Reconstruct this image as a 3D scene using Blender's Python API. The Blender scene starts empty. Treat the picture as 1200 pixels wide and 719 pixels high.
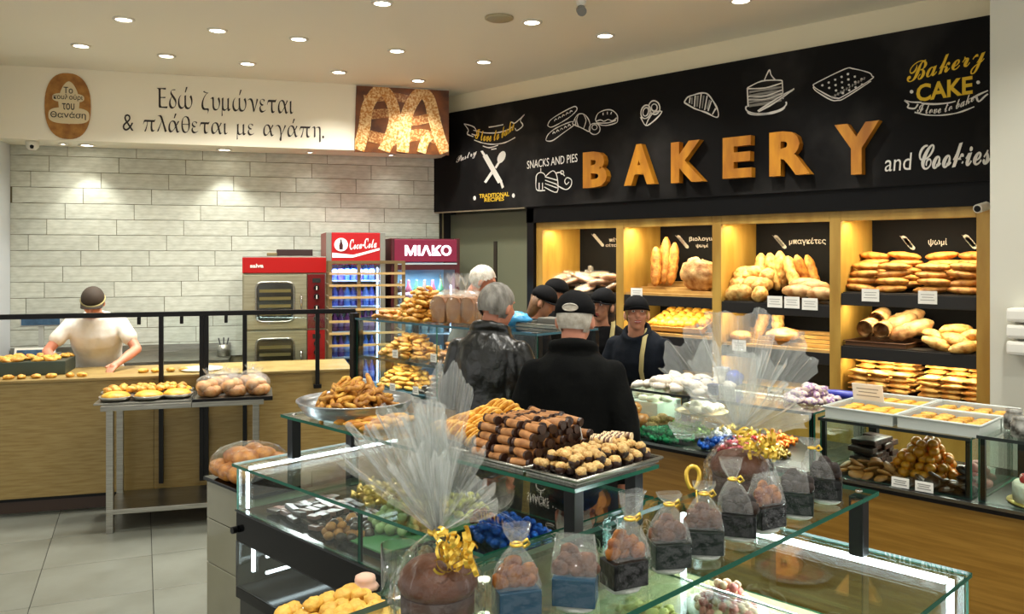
import bpy, bmesh, math, random, unicodedata
from mathutils import Vector, Matrix, Euler, noise

SC = bpy.context.scene
C = SC.collection
PI = math.pi
R = random.Random(11)

# ---------------------------------------------------------------- camera
# world: x runs away from the camera to the right (towards the sign wall), y to the left
CAMH = 1.85
cd = bpy.data.cameras.new('camera'); cd.sensor_width = 36.0; cd.lens = 30.0
cd.shift_y = -59.5 / 1200.0; cd.clip_start = 0.05
cam = bpy.data.objects.new('camera', cd); C.objects.link(cam)
cam.location = (0, 0, CAMH); cam.rotation_euler = (PI / 2, 0, -PI / 4)
SC.camera = cam

# ---------------------------------------------------------------- world, exposure
w = bpy.data.worlds.new('world'); SC.world = w; w.use_nodes = True
w.node_tree.nodes['Background'].inputs[0].default_value = (1.0, 0.985, 0.925, 1)
w.node_tree.nodes['Background'].inputs[1].default_value = 1.0
SC.view_settings.view_transform = 'Standard'; SC.view_settings.look = 'None'
SC.view_settings.gamma = 1.0; SC.view_settings.use_curve_mapping = False
SC.view_settings.exposure = 0.36
SC.cycles.transparent_max_bounces = 32
SC.cycles.max_bounces = 8
SC.cycles.sample_clamp_indirect = 6.0
SC.cycles.caustics_reflective = False
SC.cycles.caustics_refractive = False
DOWNLIGHT_W = 104.0
SHELF_W = 9.0

# ---------------------------------------------------------------- measured layout helpers
Q = math.sqrt(0.5)
def on_z(px, py, z):            # point of the horizontal plane z seen at a photo position
    Y = 1000 * (CAMH - z) / (py - 300); X = (px - 600) / 1000 * Y
    return ((X + Y) * Q, (Y - X) * Q)
def y_on_x(px, x):              # y on the plane x = const
    u = (px - 600) / 1000; return x * (1 - u) / (1 + u)
def x_on_y(px, y):
    u = (px - 600) / 1000; return y * (1 + u) / (1 - u)
def z_at(py, x, y): return CAMH - (py - 300) / 1000 * (x + y) * Q
# frame of the tiled back wall: t to the left from the corner, d out into the room
C0 = (5.85, 6.94); U = (-0.8775, 0.4787); V = (-0.4787, -0.8775); BWROT = math.atan2(-0.4787, 0.8775)
def bw(t, d): return (C0[0] + t * U[0] + d * V[0], C0[1] + t * U[1] + d * V[1])
def t_on_d(px, d):
    u = (px - 600) / 1000; lo, hi = -3.0, 9.0
    f = lambda t: (lambda p: (p[0] - p[1]) - u * (p[0] + p[1]))(bw(t, d))
    for _ in range(60):
        m = (lo + hi) / 2
        if f(lo) * f(m) <= 0: hi = m
        else: lo = m
    return (lo + hi) / 2
def bwpx(px, d): return bw(t_on_d(px, d), d)

# ---------------------------------------------------------------- materials
def lin(c):
    out = []
    for v in c[:3]:
        v = v / 255.0
        out.append(v / 12.92 if v <= 0.04045 else ((v + 0.055) / 1.055) ** 2.4)
    return (out[0], out[1], out[2], 1)
MATS = {}
def M(name, col, rough=0.5, metal=0.0, col2=None, nscale=8.0, stretch=None, bump=0.0, bscale=40.0, emit=None, es=0.0,
      vary=0.0, coat=0.0, spec=0.5, contrast=(0.35, 0.65), sheen=0.0, sss=0.0):
    if name in MATS: return MATS[name]
    m = bpy.data.materials.new(name); m.use_nodes = True; MATS[name] = m
    nt = m.node_tree; b = nt.nodes['Principled BSDF']; N = nt.nodes.new; L = nt.links.new
    b.inputs['Base Color'].default_value = lin(col); b.inputs['Roughness'].default_value = rough
    b.inputs['Metallic'].default_value = metal; b.inputs['Specular IOR Level'].default_value = spec
    if coat: b.inputs['Coat Weight'].default_value = coat; b.inputs['Coat Roughness'].default_value = 0.08
    if sheen: b.inputs['Sheen Weight'].default_value = sheen
    if emit: b.inputs['Emission Color'].default_value = lin(emit); b.inputs['Emission Strength'].default_value = es
    tc = None
    def coords():
        t = N('ShaderNodeTexCoord')
        if stretch:
            mp = N('ShaderNodeMapping'); mp.inputs['Scale'].default_value = stretch; L(t.outputs['Object'], mp.inputs['Vector']); return mp.outputs[0]
        return t.outputs['Object']
    src = None
    if col2:
        tc = coords(); n = N('ShaderNodeTexNoise'); n.inputs['Scale'].default_value = nscale; n.inputs['Detail'].default_value = 4
        L(tc, n.inputs['Vector'])
        r = N('ShaderNodeValToRGB'); r.color_ramp.elements[0].position = contrast[0]; r.color_ramp.elements[1].position = contrast[1]
        r.color_ramp.elements[0].color = lin(col); r.color_ramp.elements[1].color = lin(col2)
        L(n.outputs['Fac'], r.inputs['Fac']); src = r.outputs['Color']
    if vary:
        oi = N('ShaderNodeObjectInfo'); mr = N('ShaderNodeMapRange'); mr.inputs['To Min'].default_value = 1 - vary; mr.inputs['To Max'].default_value = 1 + vary
        L(oi.outputs['Random'], mr.inputs['Value'])
        hs = N('ShaderNodeHueSaturation'); L(mr.outputs[0], hs.inputs['Value'])
        if src: L(src, hs.inputs['Color'])
        else: hs.inputs['Color'].default_value = lin(col)
        src = hs.outputs['Color']
    if src: L(src, b.inputs['Base Color'])
    if bump:
        tc = tc or coords(); n = N('ShaderNodeTexNoise'); n.inputs['Scale'].default_value = bscale; n.inputs['Detail'].default_value = 4
        L(tc, n.inputs['Vector']); bp = N('ShaderNodeBump'); bp.inputs['Strength'].default_value = bump; bp.inputs['Distance'].default_value = 0.01
        L(n.outputs['Fac'], bp.inputs['Height']); L(bp.outputs[0], b.inputs['Normal'])
    return m
def glass(name, tint=(0.93, 0.98, 0.95), refl=1.0, rough=0.015, milk=0.0, milkcol=(0.9, 0.92, 0.9), bump=0.0, bscale=20.0, base=0.03):
    if name in MATS: return MATS[name]
    m = bpy.data.materials.new(name); m.use_nodes = True; MATS[name] = m
    nt = m.node_tree; nt.nodes.clear(); N = nt.nodes.new; L = nt.links.new
    out = N('ShaderNodeOutputMaterial'); tr = N('ShaderNodeBsdfTransparent'); tr.inputs[0].default_value = (*tint, 1)
    gl = N('ShaderNodeBsdfGlossy'); gl.inputs['Roughness'].default_value = rough; gl.inputs[0].default_value = (1, 1, 1, 1)
    fr = N('ShaderNodeLayerWeight'); fr.inputs['Blend'].default_value = 0.5
    pw = N('ShaderNodeMath'); pw.operation = 'POWER'; pw.inputs[1].default_value = 4.0; L(fr.outputs['Facing'], pw.inputs[0])
    ml = N('ShaderNodeMath'); ml.operation = 'MULTIPLY_ADD'; ml.inputs[1].default_value = refl * 0.8; ml.inputs[2].default_value = base; ml.use_clamp = True
    L(pw.outputs[0], ml.inputs[0])
    mx = N('ShaderNodeMixShader'); L(ml.outputs[0], mx.inputs[0]); L(tr.outputs[0], mx.inputs[1]); L(gl.outputs[0], mx.inputs[2])
    res = mx.outputs[0]
    if milk:
        df = N('ShaderNodeBsdfDiffuse'); df.inputs[0].default_value = (*milkcol, 1); tl = N('ShaderNodeBsdfTranslucent'); tl.inputs[0].default_value = (*milkcol, 1)
        a = N('ShaderNodeMixShader'); a.inputs[0].default_value = 0.5; L(df.outputs[0], a.inputs[1]); L(tl.outputs[0], a.inputs[2])
        m2 = N('ShaderNodeMixShader'); m2.inputs[0].default_value = milk; L(res, m2.inputs[1]); L(a.outputs[0], m2.inputs[2]); res = m2.outputs[0]
    if bump:
        t = N('ShaderNodeTexCoord'); n = N('ShaderNodeTexNoise'); n.inputs['Scale'].default_value = bscale; n.inputs['Detail'].default_value = 3
        L(t.outputs['Object'], n.inputs['Vector']); bp = N('ShaderNodeBump'); bp.inputs['Strength'].default_value = bump; bp.inputs['Distance'].default_value = 0.02
        L(n.outputs['Fac'], bp.inputs['Height'])
        for q in (gl, fr): L(bp.outputs[0], q.inputs['Normal'])
    L(res, out.inputs['Surface'])
    return m
def emis(name, col, s):
    if name in MATS: return MATS[name]
    m = bpy.data.materials.new(name); m.use_nodes = True; MATS[name] = m
    nt = m.node_tree; nt.nodes.clear(); o = nt.nodes.new('ShaderNodeOutputMaterial'); e = nt.nodes.new('ShaderNodeEmission')
    e.inputs[0].default_value = lin(col); e.inputs[1].default_value = s; nt.links.new(e.outputs[0], o.inputs['Surface'])
    return m

# ---------------------------------------------------------------- mesh builder
class MB:
    def __init__(s): s.v = []; s.f = []; s.m = []; s.s = []; s.mi = 0; s.sm = False; s.X = None
    def add(s, vs, fs, sm=None):
        o = len(s.v)
        if s.X is not None: vs = [s.X @ Vector(p) for p in vs]
        s.v.extend([tuple(p) for p in vs])
        for f in fs: s.f.append(tuple(i + o for i in f)); s.m.append(s.mi); s.s.append(s.sm if sm is None else sm)
        return s
    def box(s, x0, x1, y0, y1, z0, z1):
        vs = [(x, y, z) for z in (z0, z1) for y in (y0, y1) for x in (x0, x1)]
        return s.add(vs, [(0, 2, 3, 1), (4, 5, 7, 6), (0, 1, 5, 4), (2, 6, 7, 3), (0, 4, 6, 2), (1, 3, 7, 5)], False)
    def cbox(s, x0, x1, y0, y1, z0, z1, b=0.01):
        b = min(b, (x1 - x0) / 2.01, (y1 - y0) / 2.01, (z1 - z0) / 2.01)
        bm = bmesh.new(); bmesh.ops.create_cube(bm, size=1.0)
        for q in bm.verts:
            q.co = Vector(((x0 + x1) / 2 + q.co.x * (x1 - x0), (y0 + y1) / 2 + q.co.y * (y1 - y0), (z0 + z1) / 2 + q.co.z * (z1 - z0)))
        bmesh.ops.bevel(bm, geom=list(bm.edges), offset=b, segments=2, affect='EDGES', profile=0.6)
        bm.verts.index_update()
        s.add([q.co.copy() for q in bm.verts], [[q.index for q in f.verts] for f in bm.faces], False); bm.free(); return s
    def cyl(s, p0, p1, r0, r1=None, n=12, cap=True):
        r1 = r0 if r1 is None else r1
        p0 = Vector(p0); p1 = Vector(p1); a = (p1 - p0).normalized()
        t = Vector((1, 0, 0)) if abs(a.x) < 0.8 else Vector((0, 1, 0)); e1 = a.cross(t).normalized(); e2 = a.cross(e1)
        vs = []
        for p, r in ((p0, r0), (p1, r1)):
            for i in range(n): th = 2 * PI * i / n; vs.append(p + e1 * (r * math.cos(th)) + e2 * (r * math.sin(th)))
        s.add(vs, [(i, i + n, (i + 1) % n + n, (i + 1) % n) for i in range(n)], True)
        if cap: s.add(vs, [tuple(range(n)), tuple(range(2 * n - 1, n - 1, -1))], False)
        return s
    def lathe(s, prof, n=20, c=(0, 0, 0), sx=1.0, sy=1.0):
        vs = []; fs = []
        for r, z in prof:
            for i in range(n): th = 2 * PI * i / n; vs.append((c[0] + r * math.cos(th) * sx, c[1] + r * math.sin(th) * sy, c[2] + z))
        for k in range(len(prof) - 1):
            for i in range(n): fs.append((k * n + i, k * n + (i + 1) % n, (k + 1) * n + (i + 1) % n, (k + 1) * n + i))
        if prof[0][0] > 1e-4: fs.append(tuple(range(n - 1, -1, -1)))
        if prof[-1][0] > 1e-4: fs.append(tuple((len(prof) - 1) * n + i for i in range(n)))
        return s.add(vs, fs, True)
    def ball(s, c, r, nu=12, nv=8, fn=None, rot=None):
        if not isinstance(r, (tuple, list)): r = (r, r, r)
        vs = []; fs = []
        for k in range(nv + 1):
            ph = PI * k / nv
            for i in range(nu):
                th = 2 * PI * i / nu
                d = Vector((math.sin(ph) * math.cos(th), math.sin(ph) * math.sin(th), math.cos(ph)))
                p = Vector((d.x * r[0], d.y * r[1], d.z * r[2]))
                if fn: p = fn(p, d)
                if rot: p = rot @ p
                vs.append(p + Vector(c))
        for k in range(nv):
            for i in range(nu):
                a, b, e, f = k * nu + i, k * nu + (i + 1) % nu, (k + 1) * nu + (i + 1) % nu, (k + 1) * nu + i
                if k == 0: fs.append((a, f, e))
                elif k == nv - 1: fs.append((a, f, b))
                else: fs.append((a, f, e, b))
        return s.add(vs, fs, True)
    def tube(s, pts, r, n=8, closed=False, flat=1.0):
        pts = [Vector(p) for p in pts]; m = len(pts); rr = r if isinstance(r, (list, tuple)) else [r] * m
        vs = []; fs = []; ref = None
        for k, p in enumerate(pts):
            if closed: a = pts[(k + 1) % m] - pts[k - 1]
            else: a = pts[min(k + 1, m - 1)] - pts[max(k - 1, 0)]
            a = a.normalized() if a.length > 1e-9 else Vector((0, 0, 1))
            if ref is None: ref = Vector((0, 0, 1)) if abs(a.z) < 0.9 else Vector((1, 0, 0))
            e1 = a.cross(ref); e1 = e1.normalized() if e1.length > 1e-6 else a.orthogonal().normalized()
            e2 = e1.cross(a).normalized(); ref = e2
            for i in range(n): th = 2 * PI * i / n; vs.append(p + e1 * (rr[k] * math.cos(th)) + e2 * (rr[k] * flat * math.sin(th)))
        for k in range(m if closed else m - 1):
            k2 = (k + 1) % m
            for i in range(n): fs.append((k * n + i, k2 * n + i, k2 * n + (i + 1) % n, k * n + (i + 1) % n))
        if not closed: fs.append(tuple(range(n))); fs.append(tuple((m - 1) * n + i for i in range(n - 1, -1, -1)))
        return s.add(vs, fs, True)
    def loft(s, rings, cap=True, closed=True, sm=True):
        n = len(rings[0]); vs = [p for r in rings for p in r]; fs = []
        for k in range(len(rings) - 1):
            for i in range(n if closed else n - 1): fs.append((k * n + i, k * n + (i + 1) % n, (k + 1) * n + (i + 1) % n, (k + 1) * n + i))
        if cap: fs.append(tuple(range(n - 1, -1, -1))); fs.append(tuple((len(rings) - 1) * n + i for i in range(n)))
        return s.add(vs, fs, sm)
    def prism(s, poly, h0, h1, fr=None):       # 2d outline extruded from h0 to h1; fr maps (x, y, h)
        n = len(poly); fr = fr or (lambda x, y, h: (x, y, h))
        vs = [fr(x, y, h0) for x, y in poly] + [fr(x, y, h1) for x, y in poly]
        return s.add(vs, [tuple(range(n - 1, -1, -1)), tuple(range(n, 2 * n))] + [(i, (i + 1) % n, (i + 1) % n + n, i + n) for i in range(n)], False)
    def mesh(s, name, mats):
        me = bpy.data.meshes.new(name); me.from_pydata(s.v, [], s.f)
        for m in (mats if isinstance(mats, (list, tuple)) else [mats]): me.materials.append(m)
        me.polygons.foreach_set('material_index', s.m); me.polygons.foreach_set('use_smooth', s.s); me.update(); return me
    def build(s, name, mats, parent=None, loc=(0, 0, 0), rot=(0, 0, 0), fixn=False):
        me = s.mesh(name, mats)
        if fixn:
            bm = bmesh.new(); bm.from_mesh(me); bmesh.ops.recalc_face_normals(bm, faces=bm.faces); bm.to_mesh(me); bm.free()
        return link(name, me, parent, loc, rot)
def link(name, me, parent=None, loc=(0, 0, 0), rot=(0, 0, 0), scale=None):
    o = bpy.data.objects.new(name, me); C.objects.link(o); o.parent = parent; o.location = loc; o.rotation_euler = rot
    if scale is not None: o.scale = scale if isinstance(scale, (tuple, list)) else (scale,) * 3
    return o
def tag(o, label=None, cat=None, group=None, kind=None):
    if label: o['label'] = label
    if cat: o['category'] = cat
    if group: o['group'] = group
    if kind: o['kind'] = kind
    return o
def thing(name, label, cat, loc=(0, 0, 0), rz=0.0, group=None):
    o = bpy.data.objects.new(name, None); C.objects.link(o); o.location = loc; o.rotation_euler = (0, 0, rz); o.empty_display_size = 0.05
    return tag(o, label, cat, group)
def copy_tree(o, parent=None):
    c = o.copy(); C.objects.link(c); c.parent = parent
    for ch in list(o.children): copy_tree(ch, c)
    return c
def struct(o): o['kind'] = 'structure'; return o
def dbox(name, mats, parent, x0, x1, y0, y1, z0, z1, bev=0.0):
    b = MB()
    if bev: b.cbox(x0, x1, y0, y1, z0, z1, bev)
    else: b.box(x0, x1, y0, y1, z0, z1)
    return b.build(name, mats, parent)
# glass pane: clear faces, green edges; thin axis given
def pane(name, parent, x0, x1, y0, y1, z0, z1, clear=None, edge=None, loc=(0, 0, 0)):
    b = MB(); d = (x1 - x0, y1 - y0, z1 - z0); ax = d.index(min(d))
    b.box(x0, x1, y0, y1, z0, z1)
    big = {0: (4, 5), 1: (2, 3), 2: (0, 1)}[ax]
    b.m = [0 if i in big else 1 for i in range(6)]
    return b.build(name, [clear or GLASS, edge or GEDGE], parent, loc)

# ---------------------------------------------------------------- text
_tc = bpy.data.curves.new('lettering', 'FONT'); _to = bpy.data.objects.new('lettering', _tc)
def text_geo(body, offset=0.0, extrude=0.0, shear=0.0, space=1.0, bevel=0.0, res=3):
    if _to.name not in C.objects: C.objects.link(_to)
    _tc.body = body; _tc.offset = offset; _tc.extrude = extrude; _tc.shear = shear; _tc.space_character = space; _tc.bevel_depth = bevel; _tc.resolution_u = res
    _tc.size = 1.0; bpy.context.view_layer.update()
    me = bpy.data.meshes.new_from_object(_to.evaluated_get(bpy.context.evaluated_depsgraph_get()))
    vs = [v.co.copy() for v in me.vertices]; fs = [tuple(p.vertices) for p in me.polygons]; bpy.data.meshes.remove(me)
    return vs, fs
def text(name, body, mat, parent, frame, cx, cy, width=None, height=None, lift=0.004, curve=0.0, slope=0.0, **k):
    """flat lettering: frame(x, y, h) maps plane coordinates to world; centred at cx, cy"""
    vs, fs = text_geo(body, **k)
    x0 = min(v.x for v in vs); x1 = max(v.x for v in vs); y0 = min(v.y for v in vs); y1 = max(v.y for v in vs)
    sx = width / (x1 - x0) if width else None; sy = height / (y1 - y0) if height else None
    sx = sx or sy; sy = sy or sx
    b = MB(); out = []
    for v in vs:
        X = (v.x - (x0 + x1) / 2) * sx; Y = (v.y - (y0 + y1) / 2) * sy
        if curve: Y += curve * (X / ((x1 - x0) * sx / 2)) ** 2
        Y += slope * X
        out.append(frame(cx + X, cy + Y, lift + v.z))
    b.add(out, fs, False)
    return b.build(name, mat, parent)
def script(s):          # handwriting letter forms
    o = ''
    for ch in s:
        if 'A' <= ch <= 'Z': o += chr(0x1D4D0 + ord(ch) - 65)
        elif 'a' <= ch <= 'z': o += chr(0x1D4EA + ord(ch) - 97)
        else: o += ch
    return o
GL = 'αβγδεζηθικλμνξοπρςστυφχψω'; GU = 'ΑΒΓΔΕΖΗΘΙΚΛΜΝΞΟΠΡ?ΣΤΥΦΧΨΩ'
def serif_line(s):      # Greek book letters, set one by one; returns geometry of height ~1
    V2 = []; F2 = []; x = 0.0
    for ch in s:
        d = unicodedata.normalize('NFD', ch); base = d[0]
        if base == ' ': x += 0.42; continue
        if base in GL: g = chr(0x1D6C2 + GL.index(base))
        elif base in GU: g = chr(0x1D6A8 + GU.index(base))
        else: g = base
        vs, fs = text_geo(g, offset=-0.008 if base != '.' else 0.0)
        x0 = min(v.x for v in vs); x1 = max(v.x for v in vs); o = len(V2)
        V2 += [(v.x - x0 + x, v.y) for v in vs]; F2 += [tuple(i + o for i in f) for f in fs]
        if len(d) > 1:
            cxx = x + (x1 - x0) / 2; o = len(V2)
            V2 += [(cxx - 0.02, 0.58), (cxx + 0.03, 0.58), (cxx + 0.13, 0.77), (cxx + 0.05, 0.77)]; F2.append((o, o + 1, o + 2, o + 3))
        x += x1 - x0 + 0.075
    return V2, F2, x

GLASS = glass('clear_glass', (0.90, 0.965, 0.935), refl=1.0)
GEDGE = M('glass_edge_green', (34, 92, 74), 0.15, spec=0.6, emit=(30, 110, 80), es=0.0)
WHITE = M('white_paint', (226, 222, 208), 0.6)
BLACK = M('black_powder_coat', (11, 11, 12), 0.38, spec=0.25)
STEEL = M('brushed_steel', (170, 168, 158), 0.32, 1.0, (140, 138, 130), 6, (1, 30, 30))
CHROME = M('chrome', (205, 205, 205), 0.12, 1.0)
OAK = M('pale_oak', (162, 138, 84), 0.45, 0, (142, 116, 62), 5, (1.2, 1.2, 14), bump=0.03)
GOLDOAK = M('golden_oak', (182, 146, 68), 0.45, 0, (156, 118, 46), 5, (1.5, 1.5, 0.35), bump=0.03)
SHADEDOAK = M('shaded_oak', (158, 118, 50), 0.35, 0, (136, 98, 36), 5, (1.2, 0.8, 16), bump=0.03)  # oak darkened so that shade on the counter front sits in its colour
CARD = M('white_card', (236, 234, 226), 0.6)
INK = M('dark_ink', (40, 30, 22), 0.6)
LED = emis('led_strip', (255, 246, 232), 7.0)
# ================================================================ the room
CEILZ = 3.52
ceil_m = M('ceiling_paint', (240, 238, 222), 0.8)
wall_m = M('cream_wall_paint', (232, 222, 192), 0.75)
pillar_m = M('pillar_paint', (206, 204, 190), 0.7)
hdr_m = M('header_paint', (242, 236, 216), 0.7)
tile_m = M('stone_tile', (214, 216, 202), 0.55, 0, (192, 194, 178), 9, (1, 1, 5), bump=0.25, bscale=30, vary=0.07)
grout_m = M('olive_grout', (118, 110, 78), 0.9)
floor_m = M('floor_tile', (128, 130, 120), 0.28, 0, (114, 115, 104), 3, bump=0.02, vary=0.05)
fgrout_m = M('floor_grout', (58, 56, 50), 0.9)

struct(dbox('ceiling', ceil_m, None, -3.5, 9, -3.5, 11, CEILZ, CEILZ + 0.12))
fl = struct(dbox('floor', fgrout_m, None, -3.5, 9, -3.5, 11, -0.1, -0.006))
# floor tiles, only the strip of floor the islands leave open
fa = math.radians(45 + 23.4); fx = Vector((math.cos(fa), math.sin(fa))); fy = Vector((-fx.y, fx.x))
fo = Vector(on_z(177, 617, 0)); FT = 0.6
b = MB(); b.cbox(0.002, FT - 0.002, 0.002, FT - 0.002, -0.006, 0.0, 0.0015); ftile = b.mesh('tile', floor_m)
for i in range(-9, 8):
    for j in range(-6, 7):
        p = fo + fx * (i * FT) + fy * (j * FT)
        c = p + (fx + fy) * 0.3
        if c.x < -1.0 or c.y < -1.0 or c.x > 5.6 or c.y > 9: continue
        link('tile', ftile, fl, (p.x, p.y, 0), (0, 0, fa))

# tiled back wall
wb = struct(MB().box(-4.2, 0.05, 0.012, 0.16, 0, CEILZ).build('wall_back', grout_m, None, (C0[0], C0[1], 0), (0, 0, BWROT)))
TP, TH = 0.60, 0.148; TLW = t_on_d(12, 0.0)
tiles = {}
def wtile(w):
    k = round(w, 3)
    if k not in tiles:
        q = MB(); q.cbox(0.0025, w - 0.0025, 0, 0.012, 0.0025, TH - 0.0025, 0.002); tiles[k] = q.mesh('tile', tile_m)
    return tiles[k]
for r in range(-13, 1):
    z = 2.79 + r * TH
    off = -t_on_d(160, 0.0) + r * 0.155 + 0.0
    for i in range(-9, 9):
        x0 = off + i * TP; x1 = x0 + TP
        x0 = max(x0, -TLW); x1 = min(x1, 0.0)
        if x1 - x0 < 0.03: continue
        link('tile', wtile(x1 - x0), wb, (x0, 0, z))
struct(MB().box(-0.15, 0, -4.0, 0.0, 0, CEILZ).build('wall_left', M('left_wall_paint', (214, 218, 222), 0.7), None, (*bw(TLW, 0.0), 0), (0, 0, BWROT)))
struct(dbox('wall_sign', wall_m, None, 5.852, 6.0, 1.2, 6.95, 3.2, CEILZ))
struct(dbox('wall_shelf', M('dark_recess', (24, 22, 20), 0.8), None, 6.47, 6.6, 0.2, 5.62, 0, 3.2))
struct(dbox('wall_lintel', M('lintel_black', (22, 21, 21), 0.6), None, 5.852, 6.47, 5.4, 6.95, 2.33, 3.2))
struct(dbox('trim_1', BLACK, None, 5.82, 6.47, 5.535, 5.62, 0, 2.30))
struct(dbox('trim_2', M('jamb_dark', (30, 29, 28), 0.7), None, 5.86, 6.4, 6.935, 7.5, 0, 3.3))
grey_green = M('grey_green_paint', (104, 106, 84), 0.6)
struct(dbox('wall_passage', grey_green, None, 6.08, 6.2, 5.62, 6.95, 0, 2.33))
d1 = struct(dbox('door_1', M('grey_green_door', (112, 114, 92), 0.5), None, 6.0, 6.05, 5.64, 6.93, 0, 2.29))
dbox('door_edge', M('door_seam', (52, 44, 34), 0.6), d1, 5.985, 6.0, 6.21, 6.25, 0.9, 2.0)
struct(dbox('column', pillar_m, None, 5.3, 6.4, 0.2, 1.494, 0, CEILZ)).name = 'wall_pillar'
# sheer roll stack on the pillar: three white holders seen at the right edge
cup_m = M('white_plastic', (232, 230, 220), 0.35)
for k, py in enumerate((368, 387, 406)):
    yy = y_on_x(1198, 5.3); zz = z_at(py, 5.3, yy)
    q = MB(); q.cbox(-0.12, 0.0, -0.16, 0.05, -0.038, 0.038, 0.018); q.box(-0.105, -0.012, -0.15, -0.149, -0.02, 0.02)
    o = q.build('wall_dispenser', cup_m, None, (5.298, yy, zz))
    tag(o, ['topmost of three white wall dispensers on the pillar', 'middle one of three white wall dispensers on the pillar', 'lowest of three white wall dispensers on the pillar'][k], 'dispenser', 'white dispensers on the pillar')

# header box over the bakery corner
tL = TLW - 0.001; tR = t_on_d(526, 0.49)
hd = struct(MB().box(-tL, -tR, -0.49, -0.02, 2.88, CEILZ - 0.001).build('wall_header', hdr_m, None, (C0[0], C0[1], 0), (0, 0, BWROT)))
def hfr(x, y, h):      # header plane: x = local along the wall, y = z, h towards the room
    return (x, -0.49 - h, y)
def hx(px): return -t_on_d(px, 0.49)
def hz(px, py): p = bwpx(px, 0.49); return z_at(py, *p)
# two lines of Greek lettering
for body, x0, x1, yb, yt in (('Εδώ ζυμώνεται', 184, 344, 130, 106), ('& πλάθεται με αγάπη.', 144, 380, 157.5, 137)):
    V2, F2, wd = serif_line(body); X0 = hx(x0); X1 = hx(x1); q = MB(); sc = (X1 - X0) / (wd - 0.07); zb = hz((x0 + x1) / 2, yb)
    sv = (hz((x0 + x1) / 2, yt) - zb) / 0.72
    q.add([hfr(X0 + x * sc, zb + y * sv, 0.004) for x, y in V2], F2, False)
    q.build('lettering', INK, hd)
# oval bread emblem
em_c = (hx(80), hz(80, 124.5))
kul_m = M('koulouri_print', (176, 124, 54), 0.6, 0, (140, 90, 32), 14, bump=0.0)
pale_m = M('emblem_pale', (222, 206, 168), 0.6)
def oval(cx, cz, rx, rz, n=40, p=2.4):
    out = []
    for i in range(n):
        a = 2 * PI * i / n; c, s_ = math.cos(a), math.sin(a)
        out.append((cx + rx * math.copysign(abs(c) ** (2 / p), c), cz + rz * math.copysign(abs(s_) ** (2 / p), s_)))
    return out
emblem = thing('emblem_sign', 'tan oval bread ring emblem with dark Greek words on the cream header', 'sign', (0, 0, 0)); emblem.location = (C0[0], C0[1], 0); emblem.rotation_euler = (0, 0, BWROT)
q = MB(); q.prism(oval(em_c[0], em_c[1], 0.185, 0.293), 0.001, 0.014, hfr); q.build('bread_ring', kul_m, emblem, fixn=True)
q = MB(); q.prism(oval(em_c[0] + 0.01, em_c[1] + 0.03, 0.085, 0.19, p=1.7), 0.014, 0.016, hfr); q.build('centre_panel', pale_m, emblem, fixn=True)
q = MB(); q.prism(oval(em_c[0] + 0.005, em_c[1] + 0.073, 0.128, 0.040, p=3), 0.014, 0.0168, hfr); q.build('word_panel', pale_m, emblem, fixn=True)
q = MB(); q.prism(oval(em_c[0] + 0.01, em_c[1] - 0.085, 0.165, 0.072, p=3), 0.014, 0.0165, hfr); q.build('name_panel', pale_m, emblem, fixn=True)
for body, dz, wd in (('Το', 0.14, 0.075), ('κουλούρι', 0.075, 0.235), ('του', -0.005, 0.10), ('Θανάση', -0.085, 0.285)):
    text('lettering', body, INK, emblem, hfr, em_c[0] + 0.005, em_c[1] + dz, width=wd, height=0.07 if body == 'Θανάση' else 0.058, lift=0.019, offset=0.012)
# photo print of sesame rings at the right end of the header
x0, x1 = hx(415), hx(525.5)
zb, zt = 2.862, CEILZ - 0.012
poster = thing('photo_print', 'photo print of sesame bread rings at the right end of the header', 'poster', (C0[0], C0[1], 0), BWROT)
q = MB(); q.prism([(x0, zb), (x1, zb), (x1, zt), (x0 + 0.02, zt)], 0.002, 0.02, hfr)
q.build('backing_print', M('photo_dark', (70, 36, 16), 0.35, 0, (128, 72, 28), 6), poster, fixn=True)
ses_m = M('sesame_print', (196, 128, 52), 0.35, 0, (238, 206, 150), 55, contrast=(0.42, 0.6)); sesd_m = M('sesame_print_dark', (150, 88, 36), 0.35, 0, (210, 166, 110), 55, contrast=(0.45, 0.65))
def rib(pts, wd, lift, m, nm='bread_stick_print'):
    q = MB(); L_ = []; R_ = []
    P = cat(pts, 6)
    for i, p in enumerate(P):
        a = Vector(P[min(i + 1, len(P) - 1)]) - Vector(P[max(i - 1, 0)]); a = Vector((-a.y, a.x)).normalized() * (wd / 2)
        L_.append(hfr(min(max(p[0] + a.x, x0 + .004), x1 - .004), min(max(p[1] + a.y, zb + .004), zt - .004), lift)); R_.append(hfr(min(max(p[0] - a.x, x0 + .004), x1 - .004), min(max(p[1] - a.y, zb + .004), zt - .004), lift))
    n = len(P); q.add(L_ + R_, [(i, i + 1, n + i + 1, n + i) for i in range(n - 1)], False); q.build(nm, m, poster)
def cat(pts, n=6):
    if len(pts) < 3: return [tuple(p) for p in pts]
    P = [pts[0]] + list(pts) + [pts[-1]]; out = []
    for k in range(1, len(P) - 2):
        p0, p1, p2, p3 = P[k - 1], P[k], P[k + 1], P[k + 2]
        for j in range(n):
            t = j / n
            out.append(tuple(0.5 * (2 * b_ + (c_ - a_) * t + (2 * a_ - 5 * b_ + 4 * c_ - d_) * t * t + (-a_ + 3 * b_ - 3 * c_ + d_) * t ** 3) for a_, b_, c_, d_ in zip(p0, p1, p2, p3)))
    out.append(tuple(pts[-1])); return out
PW, PH = x1 - x0, zt - zb
def pp(u, v): return (x0 + u * PW, zb + v * PH)
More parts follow.
